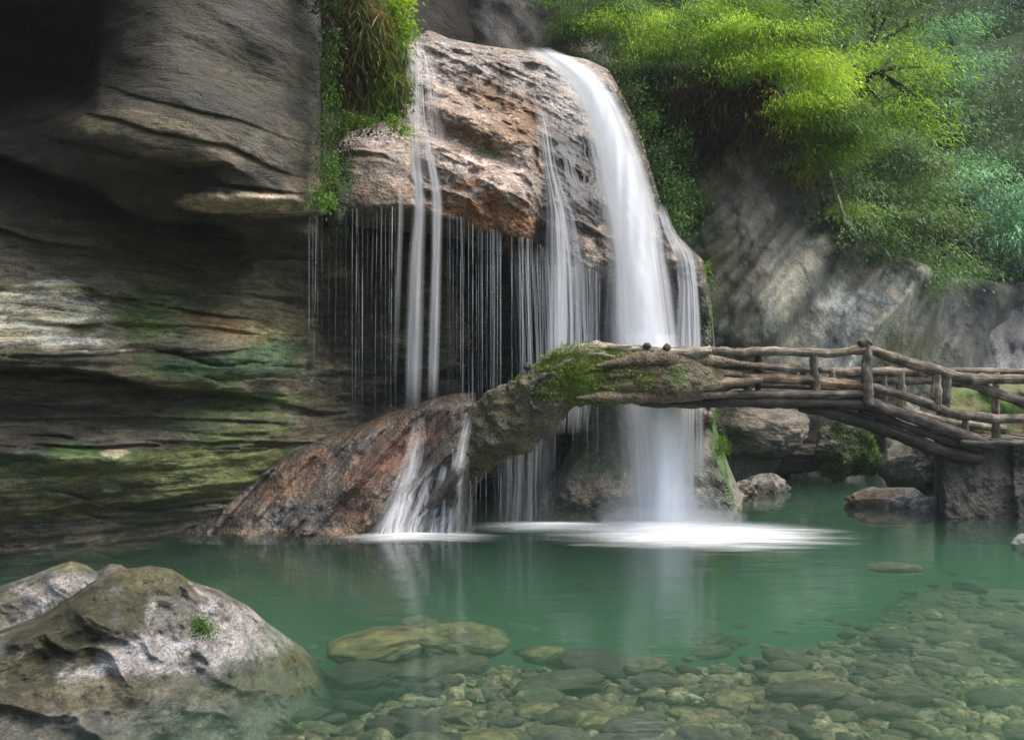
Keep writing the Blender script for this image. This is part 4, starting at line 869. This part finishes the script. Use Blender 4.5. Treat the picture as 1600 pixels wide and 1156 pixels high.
# submerged stones
protos = []
for k in range(8):
    v, f = ICO[4]; g2 = np.random.default_rng(k); sc = np.array([1, g2.uniform(.6, .9), g2.uniform(.34, .55)])
    P = v*(1+.16*fbm(v*1.2+k*5, 3, k)+.03*fbm(v*5+k, 3, k+9))[:, None]*sc
    m = bpy.data.meshes.new('river_stone'); m.from_pydata(P.tolist(), [], f.tolist()); m.polygons.foreach_set('use_smooth', [True]*len(f))
    a = m.color_attributes.new('Col', 'FLOAT_COLOR', 'POINT'); base = np.array([.9, 1.08, .9])*(.62 if k in (0, 5) else .36)*np.array([(.24,.24,.13),(.18,.16,.10),(.30,.27,.17),(.13,.11,.08),(.19,.19,.12),(.27,.22,.11),(.10,.09,.06),(.22,.19,.15)][k])
    cc = np.ones((len(P), 4), np.float32); cc[:, :3] = np.clip(base*(1+.5*fbm(P*2.5+k, 4, k))[:, None], .01, 1); a.data.foreach_set('color', cc.ravel())
    m.materials.append(R_bedstone if False else R_boulder); protos.append(m)
def ground_at(px, py, z): Y = (H-z)*F/(py-CY); return at(px, py, Y)
g = np.random.default_rng(21)
def stone(px, py, z, r, k, rot, lab, grp=None, sc=(1, 1, 1)):
    o = bpy.data.objects.new('river_stone', protos[k]); c = ground_at(px, py, z); o.location = c; o.rotation_euler = (g.uniform(-.12, .12), g.uniform(-.12, .12), rot); o.scale = (r*sc[0], r*sc[1], r*sc[2])
    link(o, None, lab, 'stone', grp)
big = [(722,1000,-.34,.47,0,.2,'largest smooth yellow green stone lying submerged near the front of the pool',(1,.9,.9)), (590,1008,-.38,.52,5,-.1,'long flat submerged stone just right of the big grey boulder',(1.1,.8,.55)), (655,975,-.55,.24,2,.4,'small round submerged stone behind the largest yellow green stone',(1,1,1)),
       (690,1040,-.5,.42,4,.1,'flat dark green submerged stone in front of the largest one',(1.2,.8,.5)), (930,912,-.7,.36,3,0,'dark isolated submerged stone in the middle of the pool',(1,.7,.6)), (1010,1040,-.42,.24,2,.3,'pale submerged stone right of the group at the front of the pool',(1,1,.9)),
       (1260,1080,-.36,.27,1,-.2,'big flat olive submerged stone at the bottom right of the pool',(1.2,.8,.6)), (930,1030,-.45,.28,6,0,'dark brown submerged stone left of the pale one',(1.2,1,.8)), (880,1065,-.40,.30,4,.1,'broad flat green stone at the bottom centre of the pool',(1.3,.8,.7)), (560,1055,-.5,.34,3,0,'dark stone beside the underwater foot of the grey boulder',(1,1,.8)),
       (1395,886,-.26,.34,2,.1,'flat pale stone just under the surface in the right of the pool',(1.2,.6,.5))]
for q in big: stone(q[0], q[1], q[2], q[3], q[4], q[5], q[6], None, q[7])
cnt = 0
while cnt < 285:
    py = 890+(1210-890)*g.random()**.75; px = g.uniform(470, 1680)
    lim = np.interp(px, [470, 900, 1150, 1350, 1680], [985, 960, 935, 905, 880])
    if py < lim: continue
    z0 = -.45; c = ground_at(px, py, z0); z = float(bedz(c[0], c[1])); c = ground_at(px, py, z)
    if any((px-b[0])**2+((py-b[1])*2)**2 < 60**2 for b in big[:2]): continue
    r = (.045+.13*g.random()**1.8)*(1.15 if py > 1000 else 1.0); stone(px, py, z+.05, r, int(g.integers(0, 8)), g.uniform(-.5, .5)+(0 if px < 1100 else -.35), 'rounded olive river stone on the shallow bed at the front of the pool', 'river stones on the shallow bed', (g.uniform(1, 1.5), g.uniform(.7, 1), 1)); cnt += 1
mv_ = np.empty(len(mossrock.data.vertices)*3, np.float32); mossrock.data.vertices.foreach_get('co', mv_); mv_ = mv_.reshape(-1, 3)+np.array(mossrock.location)
qx_, qy_ = proj(mv_); mk_ = (fbm(mv_*2.5, 4, 66) > -.55) & (mv_[:, 2] > .12) & (mv_[:, 1] < 19.6)
tuft_on('moss_cushion', mv_, mk_, 16000, .055, [(.05,.14,.01),(.08,.22,.012),(.13,.32,.02),(.03,.08,.01)], None, 6, M_leaf, label='bright green moss cushion covering the dark rock beneath the bridge', cat='moss')
v2, f2_ = ICO[2]; gg = np.random.default_rng(77); n_g = 3200
gp = 905+(1230-905)*gg.random(n_g)**.8; gxx = gg.uniform(440, 1700, n_g); c_g = ground_at(gxx, gp, -.45); z_g = bedz(c_g[:, 0], c_g[:, 1]); c_g[:, 2] = z_g+.01
r_g = .025+.085*gg.random(n_g)**2; a_g = gg.uniform(0, 3.14, n_g); s_g = np.stack([gg.uniform(1, 1.6, n_g), gg.uniform(.7, 1, n_g), gg.uniform(.4, .7, n_g)], -1)
vv_ = v2[None]*(1+.22*fbm(v2[None]*1.3+np.arange(n_g)[:, None, None]*3.1, 2, 3))[..., None]*s_g[:, None]*r_g[:, None, None]
vx_ = vv_[..., 0]*np.cos(a_g)[:, None]-vv_[..., 1]*np.sin(a_g)[:, None]; vy_ = vv_[..., 0]*np.sin(a_g)[:, None]+vv_[..., 1]*np.cos(a_g)[:, None]
GV = np.stack([vx_, vy_, vv_[..., 2]], -1)+c_g[:, None]
gc_ = np.array([(.10,.11,.06),(.16,.15,.09),(.07,.07,.045),(.20,.19,.12),(.11,.09,.06)])[gg.integers(0, 5, n_g)]*.6
mesh('gravel', GV.reshape(-1, 3), (f2_[None]+(np.arange(n_g)*len(v2))[:, None, None]).reshape(-1, 3), R_bed, col=np.repeat(gc_, len(v2), 0), fsize=3, kind='stuff')
# small tuft on the big boulder
foliage('moss_tuft', [(314,972,6.55,9,9,.05),(323,985,6.55,8,7,.05),(309,987,6.55,6,5,.04)], 420, .018, [(.02,.06,.01),(.06,.14,.015)], seed=71, clump=.035, flat=.8, per=40, tilt=1.0, label='small green moss tuft growing on the bare flank of the big grey boulder', cat='moss')

# ================================================================== VEGETATION
LIME = [(.05,.12,.010),(.15,.30,.012),(.26,.45,.018),(.36,.54,.03)]
MID = [(.025,.065,.012),(.05,.13,.02),(.09,.20,.025),(.14,.27,.03)]
DARK = [(.012,.03,.01),(.02,.055,.015),(.04,.10,.02)]
SOFT = [(.03,.075,.025),(.06,.14,.04),(.11,.22,.06),(.16,.26,.08)]
TEAL = [(.012,.05,.04),(.025,.09,.065),(.05,.15,.11)]  # bluish cast of distant haze painted into the leaf colour
BLUE = [(.07,.19,.10),(.16,.38,.21),(.28,.52,.32)]  # paler haze on the far boughs, also put into the leaf colour
BROWN = [(.06,.04,.015),(.14,.085,.035),(.17,.12,.04),(.10,.07,.03),(.15,.15,.04),(.09,.15,.03)]
def S(name, lab, cat, blobs, dens, leaf, pal, grp=None, **k): return foliage(name, blobs, dens, leaf, pal, label=lab, cat=cat, group=grp, **k)
hang = dict(D=(0, -.1, -1.6), aspect=.07, tilt=.8, flat=1.3, curl=.1)
S('hanging_grass', 'brown and green grass curtain hanging down the left cliff above the mossy shelf', 'grass', [(550,-10,13.6,34,50,.3),(556,60,13.6,34,50,.25),(575,110,13.7,30,45,.25),(545,120,13.6,22,45,.2),(600,140,13.8,22,34,.2),(590,60,13.5,10,50,.1)], 22, .3, BROWN+[(.12,.20,.02)], seed=31, clump=.13, per=110, **hang)
S('fern_bush', 'bright yellow green ferny bush hanging at the top of the left cliff', 'bush', [(606,10,13.8,22,40,.25),(614,60,13.8,18,30,.2),(604,95,13.8,14,26,.2),(625,25,13.9,12,40,.2)], 22, .085, LIME, seed=32, clump=.12, per=90, D=(.2,-.2,-.9), flat=.9)
S('fern_bush', 'darker green fern clump just below the bright ferny bush on the left cliff', 'bush', [(590,130,13.9,26,34,.2),(606,165,13.9,22,26,.2),(536,130,13.7,18,40,.2),(625,130,14.1,14,40,.2)], 22, .08, MID, seed=33, clump=.11, per=80, D=(0,-.2,-1.0), flat=1.0)
S('grass_tuft', 'low bright grass covering the small shelf above the pebbly block', 'grass', [(548,200,13.5,30,14,.3),(596,197,13.6,34,12,.3),(526,215,13.5,14,18,.2),(640,200,13.9,14,8,.2)], 34, .06, LIME[:3], seed=34, clump=.08, per=80, D=(0,-.2,-.2), flat=.7)
S('ivy', 'narrow column of green ivy running down the edge of the left cliff', 'ivy', [(514,130,12.25,8,40,.12),(512,190,12.3,12,40,.12),(510,250,12.3,12,50,.12),(505,310,12.2,14,30,.12),(492,318,12.1,16,16,.12),(535,255,13.6,14,40,.15)], 34, .05, MID, seed=35, clump=.07, per=60, flat=1.0, D=(0,-.3,-.6))
S('ivy', 'dark moss and ivy on the left corner of the pebbly block', 'ivy', [(528,330,13.7,12,40,.1),(540,270,13.7,14,22,.1)], 26, .045, DARK+MID[1:3], seed=36, clump=.06, per=60, flat=1.0)
S('grass_tuft', 'thin green sprigs on the upper left cliff near the hanging grass', 'grass', [(510,20,12.1,16,50,.15),(490,-20,12,40,20,.2),(512,70,12.2,10,50,.12)], 22, .06, DARK+MID[1:2], seed=37, clump=.1, per=60)
# right of the falls
S('ivy', 'green ivy strip climbing the rock right beside the main waterfall', 'ivy', [(985,150,16.8,20,30,.2),(1005,200,16.3,22,30,.2),(1030,260,15.9,22,34,.2),(1045,310,15.6,22,34,.2),(1062,355,15.4,16,24,.2),(1075,300,17,26,40,.3),(1060,230,17.4,24,34,.3)], 22, .07, DARK[1:]+MID[1:3], seed=38, clump=.12, per=70, flat=1.0, D=(0,-.3,-.6))
S('ivy', 'dark ivy strip hanging beside the narrow side fall down to the bridge', 'ivy', [(1102,430,15.2,10,26,.15),(1106,480,15.2,9,30,.15),(1104,530,15.2,8,26,.15)], 30, .06, DARK+MID[1:3], seed=39, clump=.08, per=60, flat=1.0, D=(0,-.3,-.6))
S('moss_tuft', 'bright moss running down the right edge of the grey rock cone', 'moss', [(1112,640,15.9,5,26,.1),(1124,690,15.8,5,26,.1),(1128,700,15.7,7,10,.1)], 160, .04, MID+LIME[1:2], seed=40, clump=.05, per=50, flat=1.0)
RG = 'shrubs overhanging the right cliff top'
fe = dict(clump=.30, per=380, flat=.28, aspect=.17, tilt=.5, D=(.25,-.35,-.55), curl=.35, droop=.25)
S('shrub', 'dull green shrub behind the waterfall top, left end of the cliff top row', 'shrub', [(880,20,20.5,46,50,.6),(900,60,20,46,36,.5),(855,-10,20.5,40,30,.5)], 9, .095, MID, RG, seed=51, **fe)
S('shrub', 'light green shrub above the dark roots just right of the top of the waterfall', 'shrub', [(960,40,19.6,50,42,.6),(985,90,19,46,30,.5),(940,10,20,50,30,.6)], 9, .095, MID[1:]+LIME[2:3], RG, seed=52, **fe)
S('shrub', 'dark green leafy bush tucked under the row of shrubs right of the waterfall', 'shrub', [(1010,140,18.6,40,40,.5),(1040,190,18.6,30,36,.5),(1070,150,18.4,40,30,.5)], 9, .09, DARK+MID[1:3], RG, seed=53, **fe)
S('shrub', 'broad yellow green shrub in the middle of the cliff top row', 'shrub', [(1060,60,18.4,60,40,.7),(1110,85,18.0,50,32,.6),(1060,15,19,60,30,.7)], 10, .095, LIME, RG, seed=54, **fe)
S('shrub', 'bright lime shrub hanging over the root curtain, left of the largest one', 'shrub', [(1160,60,17.8,60,36,.7),(1180,100,17.4,54,28,.6),(1150,20,18.4,60,30,.7)], 10, .095, LIME, RG, seed=55, **fe)
S('shrub', 'largest lime green shrub bulging from the corner of the cliff top', 'shrub', [(1240,80,17.2,56,42,.7),(1270,140,16.9,54,44,.6),(1298,185,16.8,46,36,.6),(1322,225,16.8,34,24,.5),(1332,198,16.8,28,26,.5)], 12, .095, LIME, RG, seed=56, **fe)
S('shrub', 'drooping dark green foliage below the largest shrub at the cliff corner', 'shrub', [(1288,270,17.4,28,30,.4),(1325,300,17.8,22,28,.4),(1262,230,17.3,30,26,.4)], 9, .09, DARK+LIME[1:2], RG, seed=57, **fe)
S('root_curtain', 'brown roots and dead stems hanging in shade under the cliff top shrubs', 'roots', [(1100,150,18.0,50,34,.3),(1160,160,17.7,50,36,.3),(1215,190,17.6,44,36,.3),(1060,190,18.6,30,50,.3),(1245,240,18.0,30,40,.3),(1130,200,18.6,60,30,.3)], 9, .34, [(.03,.018,.01),(.07,.04,.018),(.12,.07,.03)], seed=58, clump=.2, per=70, **hang)
S('shrub', 'small yellow leaved sprig sticking out under the lime shrubs', 'shrub', [(1205,150,17.0,14,6,.15)], 60, .08, [(.30,.32,.03),(.38,.36,.04)], seed=59, clump=.1, per=14, flat=.5, aspect=.4)
S('shrub', 'small pale leafed sprig hanging over the root curtain', 'shrub', [(1145,132,17.1,20,9,.15),(1250,205,17,10,5,.1)], 30, .09, SOFT[1:], seed=60, clump=.12, per=16, flat=.5, aspect=.35)
# slope vegetation behind
fs = dict(clump=.42, per=300, flat=.24, aspect=.2, tilt=.5, D=(.2,-.35,-.45), curl=.3, droop=.3)
SG = 'shrubs on the slope beyond the cliff corner'
S('shrub', 'soft green shrub mass on the upper slope right below the bright tree', 'shrub', [(1400,250,22,50,36,.9),(1370,215,22,40,30,.8),(1440,280,22.5,44,34,.9)], 9, .14, SOFT, SG, seed=61, **fs)
S('shrub', 'shrub with brownish twigs in the middle of the slope', 'shrub', [(1400,330,21,54,34,.8),(1450,345,22,44,30,.8),(1365,310,20.8,34,30,.7)], 9, .14, SOFT+[(.15,.11,.05)], SG, seed=62, **fs)
S('shrub', 'green shrub draping over the cliff edge, lowest of those beside the corner', 'shrub', [(1350,362,19.8,24,26,.5),(1388,388,20,40,18,.5)], 9, .12, SOFT[:3], SG, seed=63, **fs)
S('shrub', 'pale green shrub spilling over the low cliff rim near the right edge', 'shrub', [(1450,400,21.2,50,28,.7),(1490,425,22,34,22,.6),(1440,440,21,30,14,.4)], 9, .13, SOFT[1:]+BLUE[1:2], SG, seed=64, **fs)
S('shrub', 'layered blue green boughs reaching in from the right edge', 'shrub', [(1530,280,26,60,30,1.0),(1580,320,25,50,34,1.0),(1600,370,24.5,40,34,.8),(1500,250,27,40,24,1.0)], 9, .17, BLUE, SG, seed=65, **{**fs, 'clump': .5, 'D': (-.2, -.5, -.5)})
S('shrub', 'dark shaded undergrowth beneath the blue green boughs at the right', 'shrub', [(1540,400,27,60,34,1.0),(1590,430,26,40,24,.8),(1560,350,28.5,60,34,1)], 8, .16, TEAL[:2], SG, seed=66, **fs)  # dark palette carries the shade of the gap below the boughs
# trees
def hillz(x, y):
    return np.interp(x, [-30, 0, 4, 6.7, 8.5, 12, 40], [14, 11, 9, 6.0, 4.4, 4.2, 6])+.78*np.maximum(y-22.5, -1.5)
hx, hy = np.meshgrid(np.linspace(-40, 75, 160), np.linspace(21.5, 90, 120), indexing='ij')
hz = hillz(hx, hy)+.9*fbm(np.stack([hx*.3, hy*.3, 0*hx], -1), 4, 150)
hz = np.where((hy < 26.8) & (hx > 8.5), -3.5, hz)
hz = np.where(hy < 23, np.minimum(hz, hillz(hx, hy)), hz)
HP = np.stack([hx, hy, hz], -1).reshape(-1, 3)
M_soil = rock_mat('forest_floor', rough=(.7, .95), bump=.5, fine=12, spec=.1)
mesh('hill', HP, grid_faces(160, 120)[:, ::-1], M_soil, col=np.clip(np.tile(np.array([(.02, .04, .014)]), (len(HP), 1))*(1+.5*fbm(HP, 4, 3))[:, None], .005, 1), kind='structure')
g = np.random.default_rng(99); ux = g.uniform(-2, 34, 1700); uy = g.uniform(22.5, 52, 1700); uy = np.where(ux > 8, np.maximum(uy, 27.2), uy); uc = np.stack([ux, uy, hillz(ux, uy)+g.uniform(.1, 1.0, 1700)], -1)
P_, k_ = crown_pts(uc, 55, .55, g, .4); P_[:, 2] += 0
pal_ = np.array(DARK+MID[1:2]+SOFT[1:2]); ci = np.clip((fbm(uc*.25, 3, 5)*.5+.4)*5, 0, 4.99).astype(int)
V_q, F_q, C_q = leaves(P_, .2, np.array([0, -.5, -.4])+g.normal(size=P_.shape)*.4, .5, .22, pal_[ci][k_]*g.uniform(.6, 1.4, (len(k_), 1)), seed=9, curl=.3)
mesh('undergrowth', V_q, F_q, M_leaf, col=C_q, smooth=False, kind='stuff')
TG = 'trees rising on the hillside behind the falls'
M_bark = wood_mat('tree_bark')
def tree(lab, blobs, dens, leaf, pal, seed, trunk, nm='tree', grp=TG, **k):
    t = empty(nm, tuple(at(*trunk[0][:3])), lab, 'tree', grp)
    g = np.random.default_rng(seed); specs = [dict(pts=trunk, sides=10, n=6, amp=.15, seed=seed, ns=1)]
    m = trunk[len(trunk)//2]
    for b in blobs:
        a = trunk[int(g.integers(len(trunk)//2, len(trunk)))]; mid = ((a[0]+b[0])/2, (a[1]+b[1])/2+g.uniform(-8, 4), (a[2]+b[2])/2, m[3]*.45)
        specs.append(dict(pts=[(a[0], a[1], a[2], m[3]*.6), mid, (b[0], b[1], b[2], m[3]*.2)], sides=8, n=6, amp=.15, seed=seed, ns=1))
    tubes('trunk', specs, M_bark, t, base=(.03, .025, .018))
    kk = {**fs, 'clump': .5, 'flat': .3, 'per': 200}; kk.update(k)
    foliage('crown', blobs, dens, leaf, pal, t, seed, **kk)
tree('bright yellow green tree with a curved dark branch, right of the lime shrubs', [(1330,95,24,40,26,.9),(1395,85,24,54,26,1.0),(1450,105,24.5,34,24,.9),(1430,150,24,50,26,.9),(1380,165,23.5,44,24,.9),(1460,195,24.5,34,22,.8)], 9, .15, LIME[:3]+[(.22,.38,.03)], 81, [(1318,240,24,8),(1325,180,24,7),(1345,135,24,6),(1372,112,23.6,4),(1400,104,23.6,2)])
tree('slender green tree directly behind the lime shrubs at the top', [(1250,15,27,50,30,1.2),(1300,40,26.5,40,30,1.1),(1210,-10,28,50,26,1.2)], 7, .17, MID, 82, [(1263,130,27,5),(1264,60,27,4.5),(1262,-10,27,4)])
tree('mid green tree with wide flat boughs at the top, right of the slender one', [(1350,20,28,46,24,1.3),(1400,-5,28,50,24,1.3),(1440,30,28,46,24,1.2),(1340,60,27,30,20,1)], 7, .18, SOFT+LIME[1:2], 83, [(1352,160,28,6),(1358,80,28,5),(1370,10,28,4)])
tree('hazy green tree above the waterfall shrubs, left of the hillside trees', [(930,-30,27,60,26,1.2),(1000,-20,27,60,28,1.2),(960,20,26,50,20,1.2)], 6, .17, SOFT[:3], 84, [(975,120,27,6),(972,60,27,5),(970,-10,27,4)])
tree('dark tree behind the broad yellow green shrub', [(1080,-25,27,60,26,1.2),(1140,-20,27,50,30,1.2),(1190,20,27,40,30,1.2)], 6, .17, DARK+MID[1:3], 85, [(1120,120,27,6),(1118,60,27,5),(1116,-10,27,4)])
tree('blue green tree with drooping boughs left of the dark teal trees', [(1480,50,33,46,40,1.6),(1500,110,32,44,34,1.5),(1470,150,31,40,26,1.3),(1490,200,31,44,30,1.3)], 7, .21, BLUE[:2]+SOFT[1:2], 86, [(1490,290,33,7),(1492,180,33,6),(1488,60,33,4)])
tree('dark teal tree at the top right corner', [(1560,30,40,50,40,2),(1600,80,39,50,40,2),(1540,90,40,44,40,2)], 6, .26, TEAL, 87, [(1570,260,40,8),(1572,150,40,6),(1570,40,40,4)])
tree('dark teal tree just below the one in the top right corner', [(1560,170,36,56,34,1.8),(1610,190,36,44,34,1.8),(1530,215,35,44,26,1.6)], 6, .24, TEAL, 88, [(1572,330,36,8),(1574,240,36,6),(1570,170,36,4)])
tree('far bluish tree between the blue green tree and the top right corner', [(1510,-10,46,60,40,2.4),(1450,-30,46,60,34,2.4)], 6, .3, TEAL+BLUE[:1], 89, [(1500,180,46,7),(1502,80,46,6),(1500,0,46,4)])
tree('deep shaded tree at the back of the gully behind the bright tree', [(1340,150,31,60,44,1.6),(1300,120,31,44,40,1.6),(1410,200,31,60,34,1.6)], 6, .2, DARK, 90, [(1345,300,31,7),(1345,220,31,6),(1345,150,31,4)])

# ================================================================== HAZE, LIGHT, CAMERA
hm = N('haze_air'); pv = hm.n('VolumePrincipled', Color=(.80, .93, .97, 1), Density=.0005, Anisotropy=0.0); hm.l(pv.outputs[0], hm.out.inputs[1])
hb = np.array([(-60, -12, -4.4), (90, -12, -4.4), (90, 95, -4.4), (-60, 95, -4.4), (-60, -12, 72), (90, -12, 72), (90, 95, 72), (-60, 95, 72)], float)
hb[:, 0] *= 2.1; hb[:, 1] = np.where(hb[:, 1] < 0, -82, 122)
mesh('haze', hb, [(3,2,1,0),(4,5,6,7),(0,1,5,4),(1,2,6,5),(2,3,7,6),(3,0,4,7)], hm.m, smooth=False, kind='stuff')

w = bpy.data.worlds.new('World'); scene.world = w; w.use_nodes = True; nt = w.node_tree; nt.nodes.clear()
sky = nt.nodes.new('ShaderNodeTexSky'); sky.sky_type = 'NISHITA'; sky.sun_disc = False
sd = Vector((.50, -.06, .95)).normalized()
sky.sun_elevation = math.asin(sd.z); sky.sun_rotation = math.atan2(sd.x, sd.y); sky.air_density = 1.0; sky.dust_density = 4.0; sky.ozone_density = 1.0
bg = nt.nodes.new('ShaderNodeBackground'); bg.inputs[1].default_value = .15; wo = nt.nodes.new('ShaderNodeOutputWorld')
nt.links.new(sky.outputs[0], bg.inputs[0]); nt.links.new(bg.outputs[0], wo.inputs[0])
sl = bpy.data.lights.new('sun', 'SUN'); sl.energy = 2.6; sl.angle = math.radians(55); sl.color = (1, .95, .86)
so = bpy.data.objects.new('sun', sl); COL.objects.link(so); so.rotation_euler = (-sd).to_track_quat('-Z', 'Y').to_euler()
cam = bpy.data.cameras.new('camera'); co = bpy.data.objects.new('camera', cam); COL.objects.link(co); co.location = (0, 0, H); co.rotation_euler = (math.pi/2, 0, 0)
cam.sensor_width = 36; cam.lens = 36*F/1600; cam.clip_end = 500; cam.clip_start = .05; scene.camera = co
vs = scene.view_settings; vs.view_transform = 'Standard'; vs.look = 'None'; vs.gamma = 1; vs.exposure = 1.12
c = scene.cycles; c.use_denoising = True; c.max_bounces = 6; c.diffuse_bounces = 3; c.glossy_bounces = 3; c.transparent_max_bounces = 40; c.volume_bounces = 2; c.transmission_bounces = 3
c.volume_step_rate = 4; c.caustics_reflective = False; c.caustics_refractive = False; c.sample_clamp_indirect = 4
